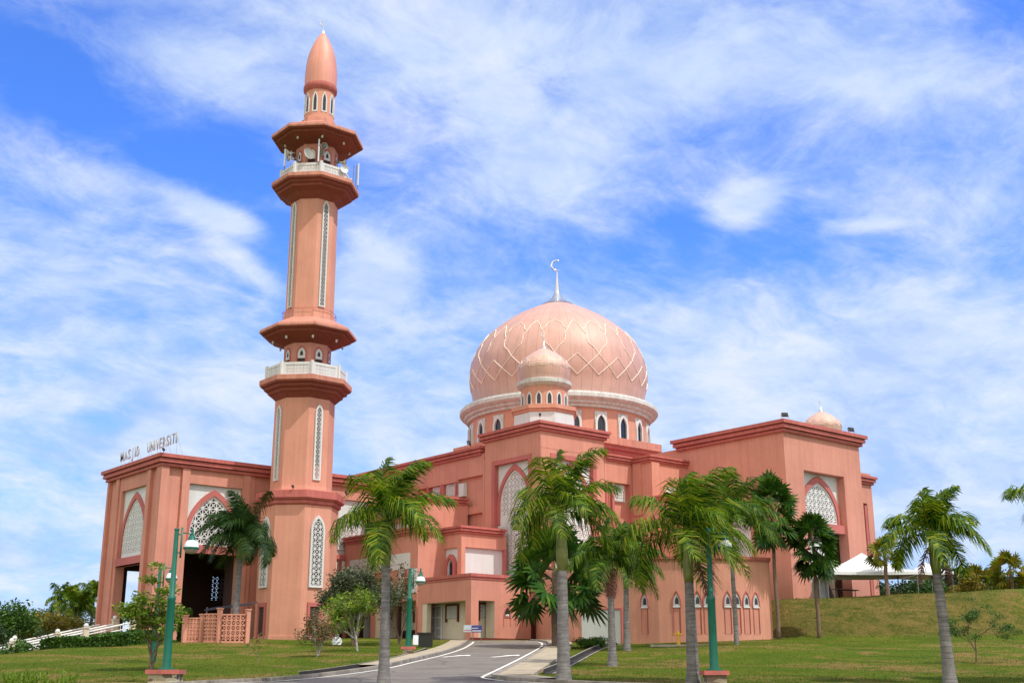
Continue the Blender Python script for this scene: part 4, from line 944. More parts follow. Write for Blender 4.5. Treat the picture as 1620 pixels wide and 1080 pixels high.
# ------------------------------------------------------------------ the minaret
def minaret():
    ox, oy, z0 = 51.41, 90.6, 3.2; a0 = radians(22.5); Z = lambda z: z + z0
    M = thing('minaret', (ox, oy, z0), 'tall octagonal salmon minaret with two flared balconies, pierced strip windows and a bullet-shaped top', 'minaret')
    def ring(name, prof, mat, n=8, smooth=False, par=M, st=a0):
        b = MB(mat); b.lathe([(r, Z(z)) for r, z in prof], n, ox, oy, st, mat); return b.build(name, par, smooth=smooth)
    ap = cos(pi / 8)
    def facets(R): return [Face(ox + R * ap * nx, oy + R * ap * ny, -ny, nx) for nx, ny in ((0, -1), (-1, 0), (1, 0), (0, 1))]
    def diag(R): return [Face(ox + R * ap * nx, oy + R * ap * ny, -ny, nx) for nx, ny in ((-.7071, -.7071), (.7071, -.7071))]
    base = ring('base_shaft', [(3.40, -2.0), (3.40, .12), (3.32, .13), (3.32, 11.5)], 'salmon_light')
    ring('cornice', [(3.30, 10.75), (3.52, 10.9), (3.52, 11.15), (3.68, 11.2), (3.84, 11.35), (3.84, 11.95), (2.6, 12.2)], 'trim')
    low = ring('lower_shaft', [(2.72, 12.0), (2.66, 12.5), (2.62, 20.5)], 'salmon_light')
    ring('balcony', [(2.60, 20.1), (3.1, 20.55), (3.3, 20.65), (3.34, 20.85), (3.66, 20.98), (3.70, 21.18), (4.0, 21.3), (4.04, 21.8), (2.0, 21.84)], 'balcony_red_shaded')
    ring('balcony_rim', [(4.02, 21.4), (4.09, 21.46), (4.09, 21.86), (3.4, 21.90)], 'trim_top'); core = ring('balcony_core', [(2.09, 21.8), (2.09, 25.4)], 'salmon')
    ring('canopy_soffit', [(2.05, 25.15), (3.85, 25.85), (3.88, 26.02), (4.15, 26.06), (4.32, 26.2)], 'balcony_red_shaded'); ring('canopy', [(4.33, 26.18), (4.36, 26.3), (4.30, 26.5), (2.4, 27.5)], 'trim_top')
    ring('canopy_step', [(2.33, 27.3), (2.25, 28.3), (2.17, 28.4)], 'salmon_light')
    upp = ring('upper_shaft', [(2.17, 28.2), (2.15, 39.1)], 'salmon_light')
    ring('balcony', [(2.15, 38.75), (2.8, 39.3), (3.4, 39.6), (3.44, 39.78), (3.7, 39.9), (3.72, 40.05), (4.0, 40.15), (4.0, 40.6), (1.9, 40.65)], 'balcony_red_shaded')
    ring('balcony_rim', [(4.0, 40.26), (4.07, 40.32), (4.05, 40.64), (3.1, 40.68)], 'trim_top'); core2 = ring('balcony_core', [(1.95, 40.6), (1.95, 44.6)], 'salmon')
    ring('canopy_soffit', [(1.9, 44.25), (3.8, 44.78), (3.83, 44.95), (4.12, 44.98), (4.28, 45.1)], 'balcony_red_shaded'); ring('canopy', [(4.29, 45.08), (4.32, 45.2), (4.26, 45.45), (1.75, 46.7), (1.65, 47.2), (1.35, 47.4)], 'trim_top')
    lan = ring('lantern', [(1.42, 46.9), (1.38, 47.6), (1.34, 50.4)], 'salmon_light', 32, True)
    ring('lantern_ring', [(1.34, 50.15), (1.58, 50.4), (1.60, 50.75), (1.52, 50.95)], 'trim', 32, True)
    dome_mat('dome_bullet', (0.66, 0.27, 0.20), 12, ox, oy)
    prof = smooth_prof([(1.50, 50.9), (1.52, 51.8), (1.49, 52.6), (1.40, 53.5), (1.22, 54.4), (.92, 55.3), (.55, 56.1), (.22, 56.65), (.03, 56.9)])
    b = MB('dome_bullet'); b.lathe([(r, Z(z)) for r, z in prof], 48, ox, oy); b.build('dome', M, smooth=True)
    f = MB('zinc'); f.lathe([(.18, Z(56.7)), (.12, Z(56.95)), (.035, Z(57.0)), (.03, Z(57.6))], 12, ox, oy); fo = f.build('finial', M); c = MB('chrome'); crescent(c, Vector((ox, oy, Z(57.85))), .27, 'chrome', YAW, .06); c.build('crescent', fo)
    for F in facets(3.32):
        screen_window(base, F, 0, .66, Z(4.0), Z(8.7), Z(9.95), .46, .055, .16, .17)
        d = MB('dark_inside'); fbox(d, F, -.42, .42, Z(-.2), Z(2.45), .01, .03, 'dark_inside'); o = d.build('door', base)
        r = MB('redframe'); fbox(r, F, -.66, -.42, Z(-.2), Z(2.45), .0, .12); fbox(r, F, .42, .66, Z(-.2), Z(2.45), .0, .12); fbox(r, F, -.66, .66, Z(2.455), Z(2.8), .0, .12); r.build('door_frame', o)
    for F in facets(2.635): screen_window(low, F, 0, .36, Z(13.0), Z(18.8), Z(19.6), .40, .042, .14, .13)
    for F in facets(2.155): screen_window(upp, F, 0, .32, Z(28.55), Z(37.9), Z(38.7), .40, .040, .14, .12)
    for R, zz, par in ((2.09, 22.75, core), (1.95, 41.75, core2)):
        for F in facets(R) + diag(R):
            w = MB('redframe'); arch_ring(w, F, 0, .46, Z(zz), Z(zz + 1.45), Z(zz + 2.15), .12, .0, .08, 'redframe'); lancet(w, F, 0, .34, Z(zz + 1.0), Z(zz + 1.45), Z(zz + 2.0), .01, .05, 'white'); fbox(w, F, -.33, .33, Z(zz), Z(zz + 1.0), .005, .02, 'dark_inside')
            lancet(w, F, 0, .13, Z(zz + 1.25), Z(zz + 1.4), Z(zz + 1.7), .05, .055, 'dark_inside'); w.build('window', par)
    for R, zz in ((3.5, 21.88), (3.2, 40.66)):
        p = MB('white')
        for k in range(8):
            a = k * pi / 4; nx, ny = cos(a), sin(a); F = Face(ox + R * ap * nx, oy + R * ap * ny, -ny, nx); h = R * sin(pi / 8)
            fbox(p, F, -h, h, Z(zz), Z(zz + .22), -.1, .0); fbox(p, F, -h, h, Z(zz + .98), Z(zz + 1.2), -.11, .01)
            fbox(p, F, -h, -h + .35, Z(zz + .22), Z(zz + .98), -.1, .0); fbox(p, F, h - .35, h, Z(zz + .22), Z(zz + .98), -.1, .0)
            lattice(p, F, rect(-h + .35, h - .35, Z(zz + .22), Z(zz + .98)), .28, .08, -.08, -.02)
            p.lathe([(.16, Z(zz)), (.16, Z(zz + 1.32))], 6, ox + R * cos(a + pi / 8), oy + R * sin(a + pi / 8), 0, 'white', close=True)
        p.build('parapet', M)
    for k in range(10):
        a = radians(6 + 36 * k); nx, ny = cos(a), sin(a); F = Face(ox + nx * 1.35, oy + ny * 1.35, -ny, nx)
        g = MB('glass'); lancet(g, F, 0, .14, Z(47.95), Z(48.95), Z(49.6), .0, .03, 'glass'); o = g.build('window', lan); w = MB('white'); arch_ring(w, F, 0, .27, Z(47.8), Z(48.95), Z(49.9), .12, -.03, .06, 'white'); fbox(w, F, -.15, .15, Z(47.8), Z(47.93), -.03, .055); w.build('window_frame', o)
    # ring of rods on the canopy step
    r = MB('trim')
    for k in range(16):
        a = a0 + 2 * pi * k / 16; R = 2.42; r.tube([(ox + R * cos(a), oy + R * sin(a), Z(27.2)), (ox + R * cos(a), oy + R * sin(a), Z(28.3))], .02, 4)
    r.lathe([(2.42, Z(28.27)), (2.44, Z(28.31)), (2.40, Z(28.33))], 8, ox, oy, a0); r.build('guard_rail', M)
    for R, zz in ((3.1, 25.45), (3.0, 44.5)):
        for k in range(8):
            l = MB('horn_white'); a = k * pi / 4 + pi / 8; l.lathe([(.02, Z(zz - .16)), (.10, Z(zz - .1)), (.10, Z(zz + .12))], 8, ox + R * cos(a), oy + R * sin(a)); l.build('soffit_lamp', M)
    # loudspeaker horns, dish and aerials fixed on the upper balcony: things of their own
    def horn(pos, dirv, r, label):
        d = Vector(dirv).normalized(); t = thing('loudspeaker', pos, label, 'loudspeaker', 'horn loudspeakers on the upper balcony')
        P = Vector(pos); b = MB('horn_white'); b.tube([P - d * .45, P - d * .3, P - d * .1, P + d * .12, P + d * .18], [.10, .07, r * .45, r, r * .96], 16, 'horn_white', cap=False); b.build('horn', t, smooth=True)
        b = MB('black'); b.tube([P + d * .0, P + d * .08], [r * .55, r * .30], 12, 'steel_post'); b.tube([P - d * .62, P - d * .42], [.13, .12], 10, 'steel_post'); b.build('driver', t)
        b = MB('steel_post'); b.tube([P - d * .5, Vector((ox, oy, P.z)) + (P - Vector((ox, oy, P.z))).normalized() * 1.9], .03, 5); b.build('bracket', t)
    toward = Vector((-ox, -oy, -28)).normalized()
    def around(deg, R, zz):
        a = atan2(-oy, -ox) + radians(deg); return Vector((ox + R * cos(a), oy + R * sin(a), Z(zz)))
    def outd(deg, dn=-.15): a = atan2(-oy, -ox) + radians(deg); return (cos(a), sin(a), dn)
    horn(around(13, 2.6, 43.75), outd(8), .33, 'upper of the two pale horns facing front above the minaret balcony')
    horn(around(8, 2.6, 43.05), outd(4), .30, 'lower of the two pale horns facing front above the minaret balcony')
    horn(around(-66, 2.9, 43.4), outd(-80), .34, 'upper pale horn pointing left under the top minaret canopy')
    horn(around(-60, 2.9, 42.75), outd(-70), .26, 'lower pale horn pointing left under the top minaret canopy')
    horn(around(72, 2.6, 43.0), outd(80), .34, 'pale horn pointing right under the top minaret canopy')
    def dish(pos, dirv, r, label, mat):
        d = Vector(dirv).normalized(); P = Vector(pos); t = thing('satellite_dish', pos, label, 'satellite dish', 'dishes on the minaret balcony')
        b = MB(mat); b.tube([P - d * .16, P - d * .13, P - d * .07, P, P + d * .01], [.02, r * .5, r * .82, r, r * .97], 20, mat, cap=False); b.tube([P - d * .17, P - d * .165], [.1, r * .5], 20, mat); b.build('reflector', t, smooth=True)
        b = MB('steel_post'); b.tube([P - d * .2, P - d * .5 + Vector((0, 0, -.3)), P - d * .5 + Vector((0, 0, -.9))], .035, 5); b.tube([P, P + d * .4], .02, 5, 'horn_white'); b.build('mount', t)
    dish(around(-14, 3.0, 42.75), outd(35, .1), .55, 'pale grey dish standing in the middle of the minaret balcony', 'horn_white')
    dish(around(48, 3.4, 41.75), outd(20, .1), .42, 'round white dish fixed outside the right parapet of the minaret balcony', 'plastic_white')
    def aerial(pos, h, r, label, mat='plastic_white'):
        t = thing('antenna', pos, label, 'antenna', 'aerials on the minaret balcony'); P = Vector(pos)
        b = MB(mat); b.tube([P, P + Vector((0, 0, h))], r, 8, mat); b.tube([P + Vector((0, 0, -.35)), P], r * .5, 5, 'steel_post'); b.build('mast', t)
    aerial(around(-62, 3.3, 41.9), 1.7, .09, 'leftmost white rod aerial on the minaret balcony')
    aerial(around(2, 3.2, 41.9), 2.2, .07, 'tall white rod aerial at the front corner of the minaret balcony')
    aerial(around(80, 3.9, 40.9), 2.2, .08, 'rightmost white rod aerial beside the minaret balcony')
    aerial(around(-48, 3.2, 42.0), 1.2, .04, 'thin grey rod next to the leftmost minaret aerial', 'horn_white')
    aerial(around(74, 3.8, 40.9), 1.8, .04, 'thin dark rod just inside the rightmost minaret aerial', 'steel_post')
    aerial(around(66, 3.7, 40.9), 1.6, .03, 'thinner dark rod between the white dish and the rightmost aerials', 'steel_post')
    return M
minaret()

# ------------------------------------------------------------------ foliage builders
def fast_mesh(name, V, Fc, mats, mi=None, parent=None, smooth=False):
    me = bpy.data.meshes.new(name); V = np.asarray(V, dtype=np.float32).reshape(-1, 3); Fc = np.asarray(Fc, dtype=np.int32)
    k = Fc.shape[1]; me.vertices.add(len(V)); me.vertices.foreach_set('co', V.ravel()); me.loops.add(Fc.size); me.loops.foreach_set('vertex_index', Fc.ravel())
    me.polygons.add(len(Fc)); me.polygons.foreach_set('loop_start', np.arange(0, Fc.size, k, dtype=np.int32)); me.polygons.foreach_set('loop_total', np.full(len(Fc), k, dtype=np.int32))
    for m in mats: me.materials.append(MATS[m])
    if mi is not None: me.polygons.foreach_set('material_index', np.asarray(mi, dtype=np.int32))
    if smooth: me.polygons.foreach_set('use_smooth', [True] * len(Fc))
    me.update(calc_edges=True); me.validate(); o = bpy.data.objects.new(name, me); return link(o, parent)

def frond_geo(rng, V, Fc, base, az, el, L, droop, wind, nl, leafl, wleaf, sag):
    """pinnate frond: drooping rachis with two rows of folded, hanging leaflets"""
    n = 12; pts = []; p = np.array(base, float); d = np.array([cos(az) * cos(el), sin(az) * cos(el), sin(el)])
    st = L / n
    for i in range(n + 1):
        pts.append(p.copy()); t = i / n
        d = d + np.array([wind[0] * .11 * t, wind[1] * .11 * t, -droop * (0.35 + t) / n * 1.7]); d /= np.linalg.norm(d); p = p + d * st
    pts = np.array(pts)
    # rachis as a thin 3-sided tube
    b = len(V)
    for i in range(n + 1):
        tn = pts[min(i + 1, n)] - pts[max(i - 1, 0)]; tn /= np.linalg.norm(tn); sd_ = np.cross(tn, [0, 0, 1.0]); sd_ /= (np.linalg.norm(sd_) + 1e-6); u = np.cross(sd_, tn)
        r = .045 * (1 - i / n) + .010
        V += [pts[i] + sd_ * r, pts[i] - sd_ * r, pts[i] - u * r, pts[i] - u * r]
        if i < n:
            for j in range(3): Fc.append((b + i * 4 + j, b + i * 4 + (j + 1) % 3, b + (i + 1) * 4 + (j + 1) % 3, b + (i + 1) * 4 + j))
    for k in range(nl):
        t = 0.13 + 0.87 * (k + rng.random() * .6) / nl; q = t * n; i = min(int(q), n - 1); f = q - i; c = pts[i] * (1 - f) + pts[i + 1] * f
        tn = pts[i + 1] - pts[i]; tn /= np.linalg.norm(tn); sd_ = np.cross(tn, [0, 0, 1.0]); nn = np.linalg.norm(sd_); sd_ = sd_ / nn if nn > .05 else np.array([1., 0, 0]); u = np.cross(sd_, tn)
        ln = leafl * (sin(pi * min(1, t * 1.02) ** .75) ** .55 + .15) * (0.8 + .4 * rng.random())
        for s in (-1, 1):
            lift = rng.uniform(-.35, .45); fw = .35 + .55 * t
            dd = sd_ * s + tn * fw + u * lift; dd /= np.linalg.norm(dd)
            a = c; m1 = a + dd * ln * .45; d2 = dd + np.array([wind[0] * .35, wind[1] * .35, -sag * (0.7 + .6 * rng.random())]); d2 /= np.linalg.norm(d2); e = m1 + d2 * ln * .58
            wv = tn * wleaf * (.8 + .5 * rng.random()); b = len(V)
            V += [a - wv * .4, a + wv * .4, m1 + wv * .55, m1 - wv * .55, e + wv * .12, e - wv * .12]
            Fc += [(b, b + 1, b + 2, b + 3), (b + 3, b + 2, b + 4, b + 5)]

def royal_palm(pos, seed, H, Hs, r0, label, group='royal palms on the lawn', lean=(0, 0), nf=16, L=2.9, wind=(.5, -.3), leaf='leaf_royal', dead=0, bottle=True, upright=2, azs=None, sc=1.0, nl=62, wl=.052):
    rng = random.Random(seed); t = thing('royal_palm', pos, label, 'palm tree', group)
    P = Vector(pos); lx, ly = lean
    n = 26; prof = []
    for i in range(n + 1):
        q = i / n; r = r0 * (1.0 - .32 * q ** .9) * (1 + (.48 * math.exp(-(q / .10) ** 1.3) if bottle else 0)) + .007 * sin(i * 2.7)
        prof.append((P + Vector((lx * q * q * H, ly * q * q * H, -0.3 + (H + .3) * q)), r))
    b = MB('palm_bark'); b.tube([p for p, _ in prof], [r for _, r in prof], 16, 'palm_bark'); b.build('trunk', t, smooth=True)
    top = prof[-1][0]; sl = Vector((2 * lx, 2 * ly, 1)).normalized()
    b = MB('stalk_green'); b.tube([top - sl * .02, top + sl * Hs * .25, top + sl * Hs * .7, top + sl * Hs], [r0 * .68, r0 * .86, r0 * .66, r0 * .42], 14, 'stalk_green'); b.build('crownshaft', t, smooth=True)
    c = top + sl * (Hs * .96) - P
    V, Fc = [], []
    for k in range(nf):
        az = 2.399 * k + rng.uniform(-.25, .25) if azs is None else azs[k % len(azs)] + rng.uniform(-.2, .2)
        q = k / max(1, nf - 1)
        el = 1.42 - 1.2 * q + rng.uniform(-.1, .1)
        if k < upright: el = 1.38
        frond_geo(rng, V, Fc, (c.x, c.y, c.z), az, el, L * rng.uniform(.9, 1.12) * (0.8 if k < 2 else 1), (.75 + 1.45 * q) * rng.uniform(.8, 1.2), wind, nl, .92 * L / 2.9, wl, .7 + .9 * q)
    fast_mesh('crown', V, Fc, [leaf], None, t)
    if dead:
        V, Fc = [], []
        for k in range(dead):
            frond_geo(rng, V, Fc, (c.x, c.y, c.z - .25), rng.uniform(-2.6, -1.2) if dead < 3 else rng.uniform(0, 6.28), -.9, L * .72, 1.2, (0, 0), 30, .42, .05, 2.2)
        fast_mesh('dead_frond', V, Fc, ['frond_brown'], None, t)
    t.scale = (sc, sc, sc); return t

def fan_palm(pos, seed, H, r0, label, group, nf=26, Rf=.75, pet=.9, leaf='leaf_fan', lo=-.9, hi=1.45, spread=1.0, bark='bark_brown', skirt=0):
    rng = random.Random(seed); t = thing('fan_palm', pos, label, 'palm tree', group); P = Vector(pos)
    b = MB(bark); n = 10; b.tube([P + Vector((.02 * sin(i), .02 * cos(i * 1.3), -.3 + (H + .3) * i / n)) for i in range(n + 1)], [r0 * (1.15 - .35 * i / n) for i in range(n + 1)], 12, bark); b.build('trunk', t, smooth=True)
    V, Fc, MI = [], [], []
    for k in range(nf):
        az = 2.399 * k + rng.uniform(-.3, .3); q = k / (nf - 1); el = hi + (lo - hi) * q ** .9 + rng.uniform(-.12, .12)
        d = np.array([cos(az) * cos(el), sin(az) * cos(el), sin(el)]); pl = pet * rng.uniform(.8, 1.2); base = np.array([0, 0, H - .05 - .55 * spread * q])
        side = np.cross(d, [0, 0, 1.0]); side /= (np.linalg.norm(side) + 1e-6); up = np.cross(side, d)
        p1 = base + d * pl; p1[2] -= .10 * pl
        b = len(V); w = .025; V += [base + side * w, base - side * w, p1 - side * w * .7, p1 + side * w * .7]; Fc.append((b, b + 1, b + 2, b + 3)); MI.append(1)
        d2 = d + np.array([0, 0, -.25]); d2 /= np.linalg.norm(d2); R = Rf * rng.uniform(.85, 1.15); tilt = rng.uniform(-.4, .3)
        nseg = 22; u0_ = np.cross(side, d2); ro = rng.uniform(-1.1, 1.1); side = side * cos(ro) + u0_ * sin(ro); u2 = np.cross(side, d2)
        for j in range(nseg):
            a = (j / (nseg - 1) - .5) * 4.3; dr = d2 * cos(a) + side * sin(a) + u2 * (tilt * .5 + .16 * (j % 2)); dr /= np.linalg.norm(dr)
            wid = R * .19; perp = np.cross(dr, u2); perp /= (np.linalg.norm(perp) + 1e-6); rl = R * (1 - .12 * abs(a) / 2.1) * rng.uniform(.9, 1.08)
            m = p1 + dr * rl * .55; e = p1 + dr * rl + np.array([0, 0, -.16 * rl * rng.uniform(.5, 1.6)]); b = len(V)
            V += [p1 - perp * .01, p1 + perp * .01, m + perp * wid * .5, m - perp * wid * .5, e + perp * .012, e - perp * .012]; Fc += [(b, b + 1, b + 2, b + 3), (b + 3, b + 2, b + 4, b + 5)]; MI += [0, 0]
    fast_mesh('crown', V, Fc, [leaf, 'stalk_green'], MI, t); return t

def leaf_cloud(rng, blobs, n, size, flat=.4, ragged=.25):
    """leaf-sized quads spread through a set of ellipsoidal clumps (cx,cy,cz,rx,ry,rz)"""
    w = np.array([b[3] * b[4] * b[5] for b in blobs]) ** .75; w = w / w.sum(); idx = rng.choice(len(blobs), n, p=w); B = np.array(blobs)[idx]
    d = rng.normal(size=(n, 3)); d /= np.linalg.norm(d, axis=1)[:, None]; r = rng.random(n) ** .45 * (1 + ragged * rng.normal(size=n) * .5)
    C = B[:, :3] + d * B[:, 3:6] * r[:, None]
    a = rng.normal(size=(n, 3)); a[:, 2] *= .6; a /= np.linalg.norm(a, axis=1)[:, None]; nn = rng.normal(size=(n, 3)) + np.array([0, 0, 1.0]); b2 = np.cross(a, nn); b2 /= np.linalg.norm(b2, axis=1)[:, None]
    s = size * (0.6 + .8 * rng.random(n))[:, None]
    V = np.stack([C - a * s, C + b2 * s * .45 , C + a * s, C - b2 * s * .45], 1).reshape(-1, 3)
    return V, np.arange(4 * n).reshape(-1, 4)
def branch(mb, rng, p, d, L, r, depth, tips, mat):
    pts = [p]; q = p.copy(); dd = d.copy()
    for i in range(4):
        dd = (dd + Vector((rng.uniform(-.18, .18), rng.uniform(-.18, .18), rng.uniform(-.02, .14)))).normalized(); q = q + dd * L / 4; pts.append(q.copy())
    mb.tube(pts, [r * (1 - .11 * i) for i in range(5)], 6 if r > .02 else 4, mat, cap=False)
    if depth == 0: tips.append(q); return
    for k in range(rng.choice((2, 3, 3))):
        a = rng.uniform(0, 2 * pi); sp = rng.uniform(.45, .95); x = dd.orthogonal().normalized(); y = dd.cross(x)
        nd = (dd * cos(sp) + (x * cos(a) + y * sin(a)) * sin(sp)).normalized(); s0 = pts[rng.choice((2, 3, 4))]
        branch(mb, rng, s0, nd, L * rng.uniform(.6, .85), r * .58, depth - 1, tips, mat)
    tips.append(q)
def broad_tree(name, pos, seed, stems, trunkL, r, depth, nleaf, lsize, clump, label, cat='tree', group=None, leaf='leaf_light', bark='bark_pale', flat=.7, keep=1.0):
    rng = random.Random(seed); nr = np.random.default_rng(seed); t = thing(name, pos, label, cat, group); mb = MB(bark); tips = []; P = Vector(pos)
    for s in stems: branch(mb, rng, P + Vector((s[3] if len(s) > 3 else 0, 0, -.1)), Vector(s[:3]).normalized(), trunkL * rng.uniform(.85, 1.1), r, depth, tips, bark)
    mb.build('trunk', t, smooth=True)
    tips = [q for q in tips if rng.random() < keep]
    bl = [(q.x - P.x, q.y - P.y, q.z - P.z, clump * rng.uniform(.6, 1.3), clump * rng.uniform(.6, 1.3), clump * flat * rng.uniform(.6, 1.2)) for q in tips]
    V, Fc = leaf_cloud(nr, bl, nleaf, lsize); fast_mesh('crown', V, Fc, [leaf], None, t); return t
def shrub(name, pos, seed, rx, ry, rz, n, ls, label, cat='shrub', group=None, leaf='leaf_dark', lumps=7, lift=.5, stems=True):
    rng = random.Random(seed); nr = np.random.default_rng(seed); t = thing(name, pos, label, cat, group)
    bl = [(rng.uniform(-1, 1) * rx * .62, rng.uniform(-1, 1) * ry * .62, rz * lift + rng.uniform(-.45, .5) * rz, rx * rng.uniform(.3, .55), ry * rng.uniform(.3, .55), rz * rng.uniform(.3, .5)) for _ in range(lumps)]
    bl.append((0, 0, rz * lift * .8, rx * .7, ry * .7, rz * .6))
    V, Fc = leaf_cloud(nr, bl, n, ls); fast_mesh('foliage', V, Fc, [leaf], None, t)
    mb = MB('bark_brown'); P = Vector(pos)
    for k in range(5): mb.tube([P + Vector((rng.uniform(-.1, .1), rng.uniform(-.1, .1), -.4)), P + Vector((rng.uniform(-.5, .5) * rx, rng.uniform(-.5, .5) * ry, rz * .8))], [.05, .02], 5)
    mb.build('stem', t); return t
def hedge(name, C, hgt, wid, seed, n, label, group=None, leaf='leaf_hedge', cat='hedge'):
    """clipped hedge following a list of (s, D) points"""
    nr = np.random.default_rng(seed); C = np.array(catmull(C, 8)); seg = np.r_[0, np.cumsum(np.hypot(*np.diff(C, axis=0).T))]; tot = seg[-1]
    origin = Vector(w3(*C[0])); t = thing(name, origin, label, cat, group)
    q = nr.random(n) * tot; s = np.interp(q, seg, C[:, 0]); D = np.interp(q, seg, C[:, 1]); tx = np.interp(q + .3, seg, C[:, 0]) - s; ty = np.interp(q + .3, seg, C[:, 1]) - D; l = np.hypot(tx, ty) + 1e-6
    u = nr.uniform(-1, 1, n); h = nr.random(n) ** .6; edge = nr.random(n) < .6; u = np.where(edge, np.sign(u) * (1 - .08 * nr.random(n)), u); h = np.where(edge, nr.random(n), .9 + .12 * nr.random(n))
    rag = 1 + .10 * np.sin(q * 1.7) + .06 * np.sin(q * 4.1) + .05 * nr.normal(size=n)
    s = s + ty / l * u * wid / 2 * rag; D = D - tx / l * u * wid / 2 * rag; Z = zg_sd(s, D) + h * hgt * rag * (.75 + .25 * np.clip(q / tot * 1.6, 0, 1))
    Cc = np.stack([s * RIGHT.x + D * FWD.x, s * RIGHT.y + D * FWD.y, Z], 1) - np.array(origin)
    a = nr.normal(size=(n, 3)); a /= np.linalg.norm(a, axis=1)[:, None]; b = np.cross(a, nr.normal(size=(n, 3))); b /= np.linalg.norm(b, axis=1)[:, None]; sz = .085 * (0.6 + .8 * nr.random(n))[:, None]
    V = np.stack([Cc - a * sz, Cc + b * sz * .6, Cc + a * sz, Cc - b * sz * .6], 1).reshape(-1, 3); fast_mesh('foliage', V, np.arange(4 * n).reshape(-1, 4), [leaf], None, t)
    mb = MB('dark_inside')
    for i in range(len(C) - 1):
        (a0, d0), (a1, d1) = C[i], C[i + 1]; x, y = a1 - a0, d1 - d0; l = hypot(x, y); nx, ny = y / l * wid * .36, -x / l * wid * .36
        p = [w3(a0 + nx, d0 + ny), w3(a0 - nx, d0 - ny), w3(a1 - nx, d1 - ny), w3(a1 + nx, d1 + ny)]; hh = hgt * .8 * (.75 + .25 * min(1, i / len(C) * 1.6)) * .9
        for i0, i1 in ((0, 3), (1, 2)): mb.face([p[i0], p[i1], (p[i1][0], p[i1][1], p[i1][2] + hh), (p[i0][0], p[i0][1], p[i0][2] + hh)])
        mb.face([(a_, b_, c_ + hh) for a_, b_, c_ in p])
    mb.build('shade_core', t); return t  # solid dark core, stands in for the shade inside the hedge

WIND = (RIGHT.x * .9 + .1, RIGHT.y * .9)
def lean_r(k): return (RIGHT.x * k, RIGHT.y * k)
# royal palms
royal_palm(gp(607, 46.2, 1078), 11, 4.35, 1.75, .225, 'royal palm with a swollen grey trunk base standing left of the drive', wind=WIND, L=3.1, nf=13, lean=lean_r(-.008), upright=3)
royal_palm(gp(892, 46.2, 1078), 7, 4.15, 2.35, .270, 'stout royal palm right of the drive with its crown over the corner tower', wind=WIND, L=3.0, nf=15, lean=lean_r(-.004), upright=3)
royal_palm(gp(969, 59, 1055), 23, 3.75, 1.3, .215, 'slimmer royal palm with a brown hanging frond, just right of the stoutest one', leaf='leaf_royal_mid', wind=WIND, L=2.5, nf=14, dead=2, lean=lean_r(-.003))
royal_palm(gp(992, 76, 1028), 31, 3.75, 1.5, .225, 'royal palm standing farthest back, nearest the white shutter panel', leaf='leaf_royal_mid', wind=WIND, L=3.2, nf=14, lean=lean_r(.01))
royal_palm(gp(1097, 46.8, 1075), 47, 3.75, 1.8, .250, 'royal palm with wind-bent top fronds left of the right-hand street lamp', wind=(WIND[0] * 1.5, WIND[1] * 1.5), L=3.3, nf=17, dead=1, upright=4, lean=lean_r(-.006))
royal_palm(gp(1165, 79, 1010), 53, 6.4, 1.4, .17, 'thin-trunked royal palm close against the curved wall, behind the street lamp', leaf='leaf_royal_mid', wind=WIND, L=4.3, nf=18, bottle=False, lean=lean_r(-.01))
royal_palm(gp(1503, 46.4, 1078), 61, 4.05, 1.55, .240, 'royal palm leaning left alone on the right lawn, brown fronds at its neck', wind=(.6, -.5), L=2.5, nf=14, dead=3, lean=lean_r(-.026), azs=None)
royal_palm(gp(1712, 47, 1078), 67, 5.2, 1.3, .33, 'royal palm cut off by the right edge, only frond tips showing', wind=WIND, L=2.6, nf=14)
royal_palm(gp(370, 89, 1010), 71, 6.0, 1.5, .30, 'dark-crowned royal palm in front of the entrance portal', wind=(-1.2, .7), L=3.7, nf=20, leaf='leaf_royal_dark', lean=lean_r(.012), group='royal palms on the lawn', nl=80, wl=.06)
# fan palms
fan_palm(gp(1232, 86.3, 1005), 3, 10.0, .13, 'tall fan palm with a thin bare trunk beside the end of the curved wall', 'fan palms by the right portal', nf=60, Rf=1.0, pet=1.15, lo=-1.0, hi=1.45, spread=3.6)
fan_palm(gp(1296, 87.3, 1005), 5, 7.4, .13, 'shorter fan palm at the foot of the embankment, left of the white tent', 'fan palms by the right portal', nf=54, Rf=.98, pet=1.1, lo=-.95, hi=1.45, spread=2.8)
fan_palm(gp(1405, 98, 946), 9, 3.6, .16, 'small yellowing fan palm on the embankment beside the tent', 'fan palms by the right portal', nf=20, Rf=.85, pet=.9, leaf='leaf_fan_yellow', lo=-.5, spread=.8)
fan_palm(gp(880, 80, 1018), 15, 4.9, .30, 'big bushy fan palm before the porch wall, its huge fans almost reaching the ground', 'fan palms by the right portal', nf=44, Rf=1.55, pet=2.1, lo=-.55, hi=1.5, spread=1.8)
fan_palm(gp(1603, 118, 943), 19, 2.9, .2, 'yellow-green fan palm on the skyline at the far right', 'fan palms on the far bank', nf=20, Rf=1.2, pet=1.2, leaf='leaf_fan_yellow', lo=-.5)
fan_palm(gp(1553, 124, 943), 21, 2.2, .2, 'low orange-tinged fan palm left of the far right skyline one', 'fan palms on the far bank', nf=18, Rf=1.1, pet=1.1, leaf='leaf_fan_yellow', lo=-.5)
